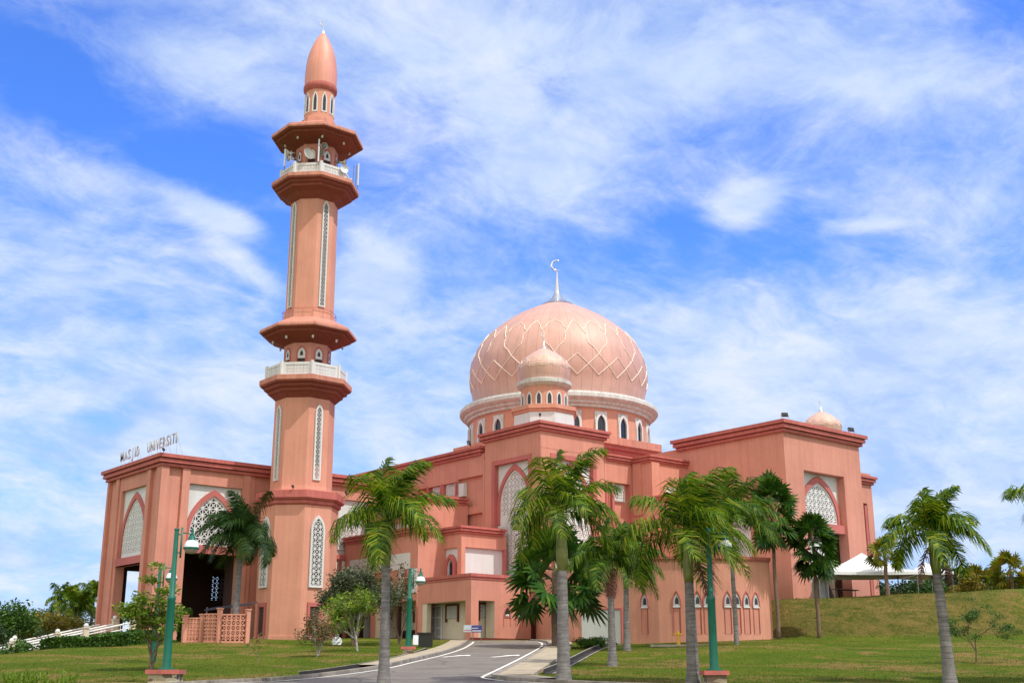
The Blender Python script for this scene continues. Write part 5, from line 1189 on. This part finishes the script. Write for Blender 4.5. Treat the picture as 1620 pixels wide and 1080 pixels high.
# broadleaved trees of the lawn
broad_tree('small_tree', gp(240, 56, 1050), 5, [(-.15, 0, 1), (.30, -.2, 1)], 1.55, .075, 4, 5200, .085, .42, 'light green spreading small tree behind the pair of left street lamps', group='small trees on the left lawn', leaf='leaf_light', bark='bark_brown', flat=.45)
broad_tree('small_tree', gp(502, 68, 1038), 8, [(-.25, .1, 1), (.05, 0, 1), (.3, -.1, 1)], 1.15, .06, 3, 1500, .085, .42, 'sparse reddish small tree with several whitish stems in front of the minaret', group='small trees on the left lawn', leaf='leaf_red', bark='bark_pale', flat=.9)
broad_tree('small_tree', gp(565, 75, 1030), 13, [(-.1, .05, 1), (.14, 0, 1)], 1.7, .085, 3, 2600, .10, .55, 'yellow-green small tree standing left of the big palm trunk', group='small trees on the left lawn', leaf='leaf_light', bark='bark_pale', flat=.8)
broad_tree('small_tree', gp(560, 84, 1015), 17, [(-.2, .05, 1), (.24, -.1, 1)], 2.3, .12, 4, 9000, .11, .62, 'denser grey-green tree close to the arcade', group='small trees on the left lawn', leaf='leaf_grey', bark='bark_brown', flat=.8)
broad_tree('small_tree', gp(632, 86, 1015), 27, [(-.1, .05, 1), (.2, -.1, 1)], 2.4, .08, 3, 2300, .12, .6, 'loose tree with reddish new leaves left of the porch', group='small trees on the left lawn', leaf='leaf_red', bark='bark_brown', flat=1.0)
broad_tree('sapling', gp(408, 60, 1050), 19, [(.08, 0, 1)], .9, .02, 1, 60, .06, .3, 'thin leafless sapling on the lawn before the minaret', 'sapling', leaf='leaf_red', bark='bark_brown')
broad_tree('small_tree', gp(1543, 62, 1034), 22, [(-.03, 0, 1)], 1.25, .045, 3, 3600, .05, .34, 'sparse young tree with a mottled pale trunk on the right lawn', group=None, leaf='leaf_hedge', bark='bark_brown', flat=.6)
# trees and shrubs down the slope on the left
broad_tree('broadleaf_tree', gp(-12, 100, 1040), 33, [(-.2, 0, 1), (.25, -.1, 1)], 2.3, .14, 4, 8000, .12, .6, 'dark broadleaved tree at the left edge reaching thin twigs to the right', 'tree', 'trees down the slope on the left', leaf='leaf_dark', bark='bark_brown')
for i, (px, D, H, L, lab) in enumerate([(98, 128, 8.0, 2.6, 'left of three palms beyond the stair railing'), (121, 122, 6.9, 2.5, 'middle of three palms beyond the stair railing, with the darkest trunk'), (143, 132, 8.6, 2.5, 'right of three palms beyond the stair, nearest the portal')]):
    p = gp(px, D, 1000); royal_palm(p, 80 + i, H - 1.3 - p.z, 1.2, .20, lab, 'palms beyond the stair', nf=15, L=L, wind=WIND, bottle=False, nl=46, upright=1, wl=.075, leaf='leaf_royal')
for i, (px, D, rx, rz, top, leaf, lab) in enumerate([(14, 106, 3.2, 3.0, 955, 'leaf_hedge', 'green bush mass under the left edge tree'), (70, 112, 3.4, 2.2, 966, 'leaf_yellow', 'yellow-orange flowering shrub left of the railing newels'), (98, 116, 2.8, 2.0, 970, 'leaf_yellow', 'smaller yellowing shrub behind the railing newels'),
      (45, 124, 5.0, 2.6, 968, 'leaf_hedge', 'green bush behind the yellow shrubs'), (122, 126, 3.2, 2.0, 982, 'leaf_hedge', 'mid-green bush under the three palms'), (146, 124, 2.4, 2.2, 984, 'leaf_dark', 'dark bush touching the portal wall'), (8, 92, 2.5, 1.6, 1012, 'leaf_hedge', 'bright green shrub low at the left edge'), (85, 150, 9.0, 3.0, 958, 'leaf_dark', 'far tree line showing between the palms')]):
    p = at(px, top, D); p.z -= rz * 1.25; shrub('shrub', p, 90 + i, rx, rx, rz, int(3800 * max(1, rz / 2.2)), .16, lab, 'shrub', 'shrubs down the slope on the left', leaf=leaf, lumps=11)
# far bank on the right
for i, (px, D, rx, rz, top, leaf, lab) in enumerate([(1368, 116, 2.6, 1.5, 918, 'leaf_dark', 'dark bush seen under the white tent'), (1420, 120, 3.0, 2.0, 915, 'leaf_dark', 'dark bush right of the tent'), (1465, 122, 4.0, 2.2, 905, 'leaf_hedge', 'green bush behind the leaning palm'), (1520, 126, 4.0, 2.6, 898, 'leaf_dark', 'dark green rounded bush on the right skyline'),
      (1535, 120, 2.0, 1.6, 908, 'leaf_yellow', 'orange-tipped bush on the right skyline'), (1572, 128, 3.6, 2.4, 902, 'leaf_dark', 'dark bush between the two skyline fan palms'), (1612, 130, 3.2, 2.4, 897, 'leaf_hedge', 'green bush at the right edge of the skyline'), (1500, 135, 3.6, 3.0, 890, 'leaf_hedge', 'taller bush behind the orange-tipped one')]):
    p = at(px, top, D); p.z -= rz * 1.3; shrub('shrub', p, 120 + i, rx, rx, rz, 3200, .16, lab, 'shrub', 'shrubs on the far bank', leaf=leaf, lumps=9)
# hedges
hedge('clipped_hedge', [sdp(66, 82), sdp(100, 82), sdp(150, 82), sdp(195, 84), sdp(236, 88)], .80, 1.6, 4, 16000, 'long clipped green hedge running up the left lawn below the stair rail', 'hedges')
hedge('clipped_hedge', [sdp(279, 92), sdp(294, 92)], 1.9, 1.2, 6, 3200, 'short clipped hedge left of the pierced pink fence', 'hedges')
shrub('round_bush', gp(938, 80, 1018), 41, 1.35, 1.0, .62, 3600, .07, 'low rounded bush in front of the white shutter panel', 'bush', leaf='leaf_hedge', lumps=10)

# short grass blades and weeds over the lawn (countless)
def grass_blades():
    nr = np.random.default_rng(2); n = 110000
    s = nr.uniform(-34, 40, n); D = 47.5 + 52 * nr.random(n) ** 1.5
    def in_poly(s, D):
        l = np.interp(D, [c[1] for c in KL[24:]], [c[0] for c in KL[24:]]); pts = [c for c in KR[:58]][::-1]; pts = sorted(pts, key=lambda c: c[1]); r = np.interp(D, [c[1] for c in pts], [c[0] for c in pts])
        return (s > l - 2.0) & (s < r + 1.9)
    lim = np.where(s < KL[40][0], np.interp(s, [c[0] for c in KL[:50]], [c[1] for c in KL[:50]]) + 2.0, np.interp(s, [c[0] for c in KR[56:]], [c[1] for c in KR[56:]]) + 1.9)
    ok = ~in_poly(s, D) & (D > lim) & ~((D > 92) & (s < 18)) ; s, D = s[ok], D[ok]; n = len(s)
    z = zg_sd(s, D); tall = 0.035 + .05 * nr.random(n) ** 2; bank = (D > 87) & (s > 18); tall = np.where(bank, tall * 2.2, tall)
    P = np.stack([s * RIGHT.x + D * FWD.x, s * RIGHT.y + D * FWD.y, z - .01], 1); a = nr.uniform(0, 2 * pi, n); w = (0.012 + .012 * nr.random(n)) * np.where(bank, 1.2, 1.0)
    ax = np.stack([np.cos(a), np.sin(a), np.zeros(n)], 1); tip = np.stack([nr.normal(size=n) * .4, nr.normal(size=n) * .4, np.ones(n)], 1) * tall[:, None]
    V = np.stack([P - ax * w[:, None], P + ax * w[:, None], P + tip], 1).reshape(-1, 3)
    o = fast_mesh('lawn_grass', V, np.arange(3 * n).reshape(-1, 3), ['grass_blade']); tag(o, 'short tufty lawn grass', 'grass', kind='stuff')
grass_blades()
def weeds():
    rng = random.Random(9); V, Fc = [], []
    for k in range(60):
        p = gp(rng.uniform(5, 120), rng.uniform(44, 47.5), 1078); h = rng.uniform(.15, .7) * (1 if rng.random() < .4 else .5)
        for j in range(7):
            d = Vector((rng.uniform(-.5, .5), rng.uniform(-.5, .5), 1)).normalized(); q = p + d * h * rng.uniform(.5, 1); sd_ = d.cross(Vector((rng.uniform(-1, 1), rng.uniform(-1, 1), .2))).normalized() * .022
            b = len(V); V += [tuple(p - sd_ * .5), tuple(p + sd_ * .5), tuple(q + sd_), tuple(q - sd_)]; Fc.append((b, b + 1, b + 2, b + 3))
            m = p + (q - p) * rng.uniform(.4, 1); s2 = Vector((rng.uniform(-1, 1), rng.uniform(-1, 1), rng.uniform(-.2, .6))).normalized() * .1; b = len(V)
            V += [tuple(m), tuple(m + s2 * .5 + sd_ * 1.5), tuple(m + s2), tuple(m + s2 * .5 - sd_ * 1.5)]; Fc.append((b, b + 1, b + 2, b + 3))
    o = fast_mesh('weeds', V, Fc, ['leaf_light']); tag(o, 'tall weeds at the bottom left of the lawn', 'weeds', kind='stuff')
weeds()

# ------------------------------------------------------------------ street lamps
def street_lamp(pos, label, H=5.3, cap=.95, face=0.0, plinth=True, notice=False):
    """tapering green pole with a bracket carrying a bell-shaped lantern; pos is the top of its stone plinth"""
    t = thing('street_lamp', pos, label, 'street lamp', 'green street lamps', rz=0)
    P = Vector(pos)
    b = MB('green_paint'); b.lathe([(.30, P.z), (.30, P.z + .05), (.17, P.z + .07), (.16, P.z + .25), (.145, P.z + 2.55), (.16, P.z + 2.58), (.16, P.z + 2.68), (.105, P.z + 2.75), (.085, P.z + H - .1), (.10, P.z + H - .09), (.10, P.z + H - .03), (.0, P.z + H)], 16, P.x, P.y); b.build('pole', t, autosmooth=40)
    D = Vector((cos(face), sin(face), 0)); S = P + D * .21
    b = MB('green_paint'); b.tube([S + Vector((0, 0, H - 1.15)), S + Vector((0, 0, H + .02))], .038, 8); b.tube([P + Vector((0, 0, H - .95)), S + Vector((0, 0, H - .95))], .025, 6); b.tube([P + Vector((0, 0, H - .25)), S + Vector((0, 0, H - .25))], .025, 6)
    b.tube([S + Vector((0, 0, H - .18)), S + D * .28 + Vector((0, 0, H - .22)), S + D * .52 + Vector((0, 0, H - .27))], .022, 6); b.build('bracket', t, smooth=True)
    C = S + D * .40; z = C.z + H
    g = MB('green_paint'); g.lathe([(.0, z + .0), (.045, z - .02), (.045, z - .28), (.12, z - .33), (.16, z - .48), (.17, z - .5)], 16, C.x, C.y, 0, 'green_paint'); g.lathe([(.28, z - .74), (.31, z - .76), (.31, z - .81), (.27, z - .83)], 24, C.x, C.y, 0, 'green_paint'); lo = g.build('lantern', t, autosmooth=40)
    g = MB('lamp_white'); g.lathe([(.14, z - .47), (.21, z - .53), (.265, z - .63), (.285, z - .75)], 24, C.x, C.y); g.build('lamp_shade', lo, smooth=True)
    g = MB('lamp_bowl'); g.lathe([(.265, z - .82), (.24, z - .90), (.16, z - .97), (.0, z - 1.0)], 24, C.x, C.y); g.build('lamp_bowl', lo, smooth=True)
    return t
def plinth(pos_top, w, h, label):
    P = Vector(pos_top); t = thing('lamp_plinth', (P.x, P.y, P.z - h), label, 'plinth', 'stone lamp plinths')
    R_ = Matrix.Translation((P.x, P.y, 0)) @ Matrix.Rotation(-YAW + .05, 4, 'Z')
    b = MB('stone'); b.box(-w / 2, w / 2, -w / 2, w / 2, P.z - h, P.z - .16, 'stone', R_); b.build('stone_block', t)
    b = MB('trim'); c = w / 2 + .10; b.box(-c, c, -c, c, P.z - .16, P.z - .002, 'trim', R_); b.build('coping', t); return t
FACE = -YAW
LA = at(263, 1058.5, 46.4); LB = at(1130, 1060, 46.0); LCc = at(646, 1022, 69.0); LD = gp(241, 62, 1056); LD.z = at(241, 1060, 62).z
for pos, lab, pl, w, h in ((LA, 'nearest green street lamp on the left, its stone plinth topped in dark red', 'wide stone plinth of the nearest left street lamp', 1.05, 1.1), (LB, 'green street lamp on the right lawn among the palms', 'stone plinth of the right-hand street lamp', .74, 1.0),
                           (LCc, 'green street lamp beside the path at the porch, a pale notice tied to its foot', 'small stone plinth beside the path near the porch', .60, .95), (LD, 'second left street lamp, smaller because farther, just left of the nearest one', 'low plinth hidden behind the nearest one on the left', .62, .8)):
    street_lamp(pos, lab, 5.3 if pos is not LCc else 4.35, face=FACE); plinth(pos, w, h, pl)
n = MB('plastic_white'); q = LCc; n.box(q.x + .1, q.x + .45, q.y - .32, q.y - .28, q.z + .1, q.z + .62); tag(n.build('notice', origin=(q.x + .27, q.y - .3, q.z + .1)), 'pale notice sheet fixed at the foot of the porch street lamp', 'notice')

# ------------------------------------------------------------------ roof sign letters
def roof_sign():
    F = FL(41.2); t = thing('rooftop_sign', (41.2, 100.0, 18.15), 'silver letters reading MASJID UNIVERSITI on thin rods along the left roof edge', 'sign')
    words = [("MASJID", -106.0, -101.6), ("UNIVERSITI", -100.0, -93.8)]
    for wd, x0, x1 in words:
        n = len(wd); wt = [1.3 if c == 'M' else (.55 if c == 'I' else 1.0) for c in wd]; tot = sum(wt); x = x0
        for c, k in zip(wd, wt):
            cw = (x1 - x0) * k / tot; cu = bpy.data.curves.new('letter', 'FONT'); cu.body = c; cu.size = 1.3; cu.extrude = .03; cu.align_x = 'CENTER'; cu.offset = .012
            tmp = bpy.data.objects.new('tmp', cu); SC.collection.objects.link(tmp); bpy.context.view_layer.update()
            me = bpy.data.meshes.new_from_object(tmp.evaluated_get(bpy.context.evaluated_depsgraph_get())); bpy.data.objects.remove(tmp); bpy.data.curves.remove(cu)
            xs = [v.co.x for v in me.vertices]; w = (max(xs) - min(xs)) or 1; kx = min(1.1, cw * .78 / w); mid = (max(xs) + min(xs)) / 2
            for v in me.vertices:
                p = F(x + cw / 2 + (v.co.x - mid) * kx, 19.05 + v.co.y, v.co.z); v.co = p - t.location
            me.materials.clear(); me.materials.append(MATS['letter_metal']); me.name = 'letter'; o = bpy.data.objects.new('letter', me); link(o, t); x += cw
    for x in (-105.7, -104.0, -102.0, -99.6, -97.8, -96.0, -93.9):
        b = MB('letter_metal'); b.tube([F(x, 17.9, -.06), F(x, 19.9, -.06)], .022, 5); b.tube([F(x, 19.6, -.06), F(x, 17.9, -.7)], .015, 5); b.build('support_rod', t)
roof_sign()

# ------------------------------------------------------------------ small things
def floodlight(x, y, z, label, yaw=0.0, group='floodlights on the roof edges'):
    t = thing('floodlight', (x, y, z), label, 'floodlight', group); R_ = Matrix.Translation((x, y, z)) @ Matrix.Rotation(yaw, 4, 'Z') @ Matrix.Rotation(radians(-18), 4, 'X')
    b = MB('black'); b.box(-.27, .27, -.1, .12, .12, .42, 'black', R_); b.build('housing', t); b = MB('steel_post'); b.box(-.31, -.27, -.05, .05, -.02, .3, 'steel_post', R_); b.box(.27, .31, -.05, .05, -.02, .3, 'steel_post', R_); b.build('bracket', t); b = MB('glass'); b.box(-.22, .22, -.115, -.101, .16, .38, 'glass', R_); b.build('lens', t)
floodlight(81.5, 61.7, 21.42, 'black floodlight at the front corner of the right portal roof', -.6)
floodlight(91.2, 61.8, 21.42, 'black floodlight near the right end of the right portal roof', -.3)
floodlight(65.4, 84.9, 20.42, 'dark floodlight on the hall roof left of the dome drum', .6)
for x, y, z, l in ((49.1, 87.9, 15.18, 'small dark lamp on the ledge at the front-left of the minaret'), (54.3, 87.9, 15.16, 'small dark lamp on the right end of the minaret ledge'), (40.0, 93.6, 18.05, 'small dark lamp on the portal roof corner'), (65.35, 75.05, 21.42, 'tiny dark lamp on the corner tower roof corner'), (56.3, 82.0, 7.86, 'tiny dark lamp on the tier roof left of the porch')):
    t = thing('spot_lamp', (x, y, z), l, 'spot lamp', 'small roof spot lamps'); b = MB('black'); b.tube([(x, y, z), (x, y, z + .16)], .03, 6); b.tube([(x - .10, y - .12, z + .24), (x + .10, y + .12, z + .20)], [.12, .09], 10); b.build('housing', t)

def tent():
    c = at(1369, 950, 102.0); z = zg(c.x, c.y); c.z = 0; t = thing('canopy_tent', (c.x, c.y, z), 'white peaked canopy tent with open sides in front of the right portal', 'tent'); hx, hy = 4.0, 2.6
    a = Vector((RIGHT.x, RIGHT.y, 0)); b2 = Vector((FWD.x, FWD.y, 0)); eave, top = z + 2.0, z + 3.7
    m = MB('tent_white'); n = 12
    def pt(i, j):
        x, y = -1 + 2 * i / n, -1 + 2 * j / n; r1 = max(abs(x + .0), abs(y)); q = max(0, 1 - r1)
        k = q ** 1.45; k2 = max(0, 1 - max(abs(x - .62) / .38, abs(y))) ** 1.3 * .0
        p = c + a * hx * x + b2 * hy * y; return Vector((p.x, p.y, eave + (top - eave) * k - .10 * sin(pi * i / n) * (r1 > .99)))
    def roof(cx, w, pk):
        def P(i, j):
            x, y = -1 + 2 * i / n, -1 + 2 * j / n; r1 = max(abs(x), abs(y)); k = (1 - r1) ** 1.25; p = c + a * (cx + w * x) + b2 * hy * y
            return Vector((p.x, p.y, eave + pk * k - (.06 * sin(pi * i / n) if abs(y) > .99 else 0)))
        for i in range(n):
            for j in range(n): m.face([P(i, j), P(i + 1, j), P(i + 1, j + 1), P(i, j + 1)])
        for i in range(n):
            for j in (0, n): p, q = P(i, j), P(i + 1, j); m.face([p, q, q - Vector((0, 0, .24)), p - Vector((0, 0, .24))])
            for j in (0, n): p, q = P(j, i), P(j, i + 1); m.face([p, q, q - Vector((0, 0, .24)), p - Vector((0, 0, .24))])
    roof(0.0, 3.8, 1.75); roof(5.3, 1.4, 1.0); m.build('canopy', t, smooth=True)
    for x in (-3.7, 3.7, 6.6):
        for y in (-2.5, 2.5):
            p = c + a * x + b2 * y; g = zg(p.x, p.y); s = MB('steel_post'); s.tube([(p.x, p.y, g - .1), (p.x, p.y, eave - .02)], .045, 6); s.build('pole', t)
    w = MB('panel_white'); p = c + a * (-3.3) + b2 * 1.0; w.box(p.x - .35, p.x + .35, p.y - .04, p.y + .04, z - .1, eave - .05, 'white'); w.build('side_curtain', t)
    tb = thing('folding_table', (c.x - 1.2, c.y + 1.2, z), 'dark low table standing under the white tent', 'table'); s = MB('bark_brown'); s.box(c.x - 2.4, c.x + .6, c.y + .9, c.y + 1.6, z + .68, z + .74); s.build('table_top', tb)
    for x in (-2.2, .4):
        s = MB('steel_post'); s.box(c.x + x, c.x + x + .05, c.y + 1.2, c.y + 1.25, z - .1, z + .68); s.build('leg', tb)
tent()

def pierced_fence():
    a, b = gp(290, 88, 1010), gp(398, 88, 1010)
    t = thing('pierced_fence', gp(345, 88, 1010), 'low salmon screen wall of pierced blocks and square posts beside the minaret', 'fence')
    def panel(pa, pb, Da, Db, cell, lab=None, h=2.35, lo=0):
        A, B = gp(pa, Da, 1010), gp(pb, Db, 1010); l = hypot(B.x - A.x, B.y - A.y); F = Face(A.x, A.y, B.x - A.x, B.y - A.y); z = min(A.z, B.z)
        k = MB('dark_maroon'); fbox(k, F, .02, l - .02, z - .1, z + h, -.3, -.28, 'dark_maroon'); k.build('panel_backing', t)
        m = MB('salmon_light'); fbox(m, F, 0, l, z - .4, z + .15, -.12, .05); fbox(m, F, 0, l, z + h - .1, z + h, -.12, .05)
        x0, z0_ = .0, z + .15; nx = max(2, round(l / cell)); nz = max(2, round((h - .25) / cell)); dx, dz = l / nx, (h - .25) / nz
        for i in range(1, nx): fbox(m, F, i * dx - .045, i * dx + .045, z0_, z + h - .1, -.1, .04)
        for j in range(1, nz): fbox(m, F, 0, l, z0_ + j * dz - .045, z0_ + j * dz + .045, -.098, .042)
        for i in range(nx):
            for j in range(nz):
                cx, cz = (i + .5) * dx, z0_ + (j + .5) * dz; r = .38 * min(dx, dz)
                for s in (-1, 1): m.prism([(cx - r, cz - s * r - .03), (cx - r, cz - s * r + .03), (cx + r, cz + s * r + .03), (cx + r, cz + s * r - .03)], F, -.08, .02 + .001 * s)
        m.build('pierced_panel', t)
    def post(px, D, w=.42, h=2.7):
        p = gp(px, D, 1010); m = MB('salmon_light'); m.box(p.x - w / 2, p.x + w / 2, p.y - w / 2, p.y + w / 2, p.z - .5, p.z + h - .1); m.box(p.x - w / 2 - .05, p.x + w / 2 + .05, p.y - w / 2 - .05, p.y + w / 2 + .05, p.z + h - .1, p.z + h); m.build('post', t)
    panel(294, 314, 89, 89, .26, h=1.75); panel(322, 341, 88.6, 88.6, .26, h=2.05); panel(350, 386, 88.3, 88.3, .34, h=2.05)
    for px, D, h in ((291, 89, 1.95), (318, 89, 2.0), (345.5, 88.5, 2.45), (390, 88.5, 2.4)): post(px, D, .30, h)
    post(263, 90, .5, 2.2)
    m = thing('shelter_roof', gp(362, 92, 1000), 'thin dark blue mono-pitch canopy above the pierced screen wall', 'canopy')
    A, B = at(323, 966, 92), at(398, 956, 93); f = Vector((FWD.x, FWD.y, .0)); bb = MB('bench_blue'); q = [A, B, B + f * 2.2 + Vector((0, 0, .25)), A + f * 2.2 + Vector((0, 0, .25))]; up = Vector((0, 0, .12)); bb.prism([(0, 0), (1, 0), (1, 1), (0, 1)], lambda x, y, d: (A + (B - A) * x + (f * 2.2 + Vector((0, 0, .25))) * y + up * d), 0, 1, 'bench_blue'); bb.build('roof_sheet', m)
    for px in (325, 395):
        p = gp(px, 92.2, 1000); s = MB('steel_post'); s.tube([(p.x, p.y, p.z), (p.x, p.y, at(px, 960, 92.2).z)], .05, 6); s.build('post', m)
pierced_fence()

def stair():
    # flight of steps running down to the left from the portal, with three white balustrades
    st = MB('paving'); n = 26; x0, x1, zt, zb_ = 40.3, 27.5, 3.5, 0.62
    for i in range(n):
        xa = x0 + (x1 - x0) * i / n; xb = x0 + (x1 - x0) * (i + 1) / n; z = zt + (zb_ - zt) * i / n; st.box(xb, xa, 96.2, 104.0, z - 2.5, z, 'paving')
    tag(st.build('stairway', origin=(40, 100, 3.3)), kind='structure')
    for v, lab, xe in ((96.0, 'white stair balustrade nearest the hedge', 28.5), (99.8, 'middle white stair balustrade', 28.0), (104.2, 'white stair balustrade farthest from the lawn', 27.6)):
        t = thing('stair_railing', (34, v, 2.0), lab, 'railing', 'stair balustrades'); z = lambda x: zt + (zb_ - zt) * (x - x0) / (x1 - x0)
        for k, hh in enumerate((.95, .55)):
            r = MB('pole_white'); r.tube([(x0 - .3, v, z(x0) + hh), (xe, v, z(xe) + hh)], .075 if k == 0 else .05, 6); r.build('handrail', t)
        for k in range(9):
            x = x0 - .4 - (x0 - xe) * k / 9; b = MB('pole_white'); b.tube([(x, v, z(x) - .1), (x, v, z(x) + .93)], .03, 5); b.build('baluster', t)
    for x, v, lab in ((39.6, 96.0, 'pale newel post by the portal at the top of the near balustrade'), (39.6, 99.8, 'pale newel post at the top of the middle balustrade'), (33.6, 96.0, 'pale newel post halfway down the near balustrade'), (31.6, 99.8, 'pale newel post with round cap on the middle balustrade'), (30.2, 96.0, 'lowest pale newel post nearest the left edge'), (35.8, 96.0, 'pale newel post beside the start of the hedge')):
        z = zt + (zb_ - zt) * (x - x0) / (x1 - x0); t = thing('newel_post', (x, v, z), lab, 'post', 'stair newel posts'); b = MB('cream'); b.box(x - .2, x + .2, v - .2, v + .2, z - .6, z + 1.3); b.box(x - .26, x + .26, v - .26, v + .26, z + 1.3, z + 1.4); b.build('shaft', t)
        b = MB('white'); b.lathe([(.0, z + 1.39), (.16, z + 1.4), (.2, z + 1.52), (.14, z + 1.66), (.0, z + 1.72)], 12, x, v); b.build('cap', t, smooth=True)
stair()

def hydrant():
    p = gp(1073, 82.0, 1009); t = thing('fire_hydrant', p, 'yellow fire hydrant standing against the curved wall', 'hydrant')
    b = MB('yellow_paint'); b.lathe([(.16, p.z - .1), (.16, p.z + .06), (.09, p.z + .08), (.085, p.z + .62), (.13, p.z + .64), (.13, p.z + .72), (.08, p.z + .8), (.04, p.z + .92), (.0, p.z + .93)], 14, p.x, p.y); b.build('body', t, autosmooth=40)
    for s in (-1, 1):
        a = p + Vector((RIGHT.x * .1 * s, RIGHT.y * .1 * s, .66)); c = p + Vector((RIGHT.x * .27 * s, RIGHT.y * .27 * s, .66)); b = MB('yellow_paint'); b.tube([a, c], [.06, .075], 10); b.build('outlet', t)
    s = MB('concrete'); q = gp(1086, 80.5, 1009); s.box(-2.4, 2.4, -.5, .5, q.z - .1, q.z + .06, 'concrete', Matrix.Translation((q.x, q.y, 0)) @ Matrix.Rotation(-YAW, 4, 'Z')); tag(s.build('concrete_slab', origin=q), 'thin concrete slab in the grass below the fire hydrant', 'slab')
hydrant()

def sign_stand(px, D, lab, pale):
    p = gp(px, D, 1014); t = thing('sign_stand', p, lab, 'sign', 'free-standing signs by the porch'); a = Vector((RIGHT.x, RIGHT.y, 0)); F = Face(p.x, p.y, RIGHT.x, RIGHT.y); b = MB('sign_pale' if pale else 'sign_blue')
    fbox(b, F, -.38, .38, p.z + .72, p.z + 1.22, 0, .04, 'sign_pale' if pale else 'sign_blue'); fbox(b, F, -.34, .34, p.z + .80, p.z + .86, .04, .046, 'redframe' if pale else 'plastic_white'); fbox(b, F, -.34, .1, p.z + 1.0, p.z + 1.04, .04, .046, 'plastic_white' if pale else 'plastic_white'); b.build('sign_board', t)
    for s in (-.33, .33):
        l = MB('steel_post'); q = p + a * s; l.tube([(q.x, q.y, p.z + .02), (q.x, q.y, p.z + 1.2)], .022, 6); l.tube([(q.x - FWD.x * .25, q.y - FWD.y * .25, p.z + .03), (q.x + FWD.x * .25, q.y + FWD.y * .25, p.z + .03)], .022, 5); l.build('leg', t)
sign_stand(741.5, 90.0, 'pale blue sign board on legs, left one at the porch corner', True)
sign_stand(754.0, 89.0, 'dark blue sign board on legs, right one at the porch corner', False)
def bin_():
    p = gp(673, 81, 1022); t = thing('waste_bin', p, 'black waste container on the grass beside the path', 'bin'); F = Face(p.x, p.y, RIGHT.x, RIGHT.y); b = MB('black')
    b.prism([(-.42, p.z - .1), (.42, p.z - .1), (.52, p.z + .85), (-.52, p.z + .85)], F, -.35, .35, 'black'); b.build('body', t); b = MB('steel_post'); fbox(b, F, -.56, .56, p.z + .853, p.z + .93, -.4, .4, 'black'); b.build('lid', t)
    p = at(533, 1006, 84); g = gp(533, 84, 1010); t = thing('plastic_bag', g, 'crumpled white plastic bag by the minaret foot', 'bag'); rng = random.Random(3); b = MB('plastic_white'); n = 10
    pr = [(.02, 0), (.28, .05), (.34, .25), (.26, .5), (.08, .62), (.12, .78)]
    b.lathe([(r * (1 + .0), g.z + z) for r, z in pr], n, g.x, g.y); b.v = [(x + rng.uniform(-.05, .05), y + rng.uniform(-.05, .05), z) for x, y, z in b.v]; b.build('bag_body', t)
bin_()
def chairs():
    # black chairs lined up in the arcade
    def mk(x, y, z):
        t = thing('chair', (x, y, z), 'black chair in the row along the pale arcade wall', 'chair', 'black chairs in the arcade'); b = MB('black'); b.box(x - .24, x + .24, y - .24, y + .24, z + .42, z + .48); b.build('seat', t); b = MB('black'); b.box(x + .2, x + .26, y - .24, y + .24, z + .5, z + .95); b.build('backrest', t)
        for dx in (-.2, .2):
            for dy in (-.2, .2): b = MB('steel_post'); b.box(x + dx - .02, x + dx + .02, y + dy - .02, y + dy + .02, z, z + .42); b.build('leg', t)
        return t
    z = 3.02; fl = MB('paving'); fl.box(58.45, 60.58, 83.0, 93.65, z - .4, z - .02, 'paving'); tag(fl.build('arcade_floor'), kind='structure')
    first = mk(60.1, 83.6, z)
    for k in range(1, 8): dup(first, (60.1, 83.6 + .58 * k, z))
chairs()
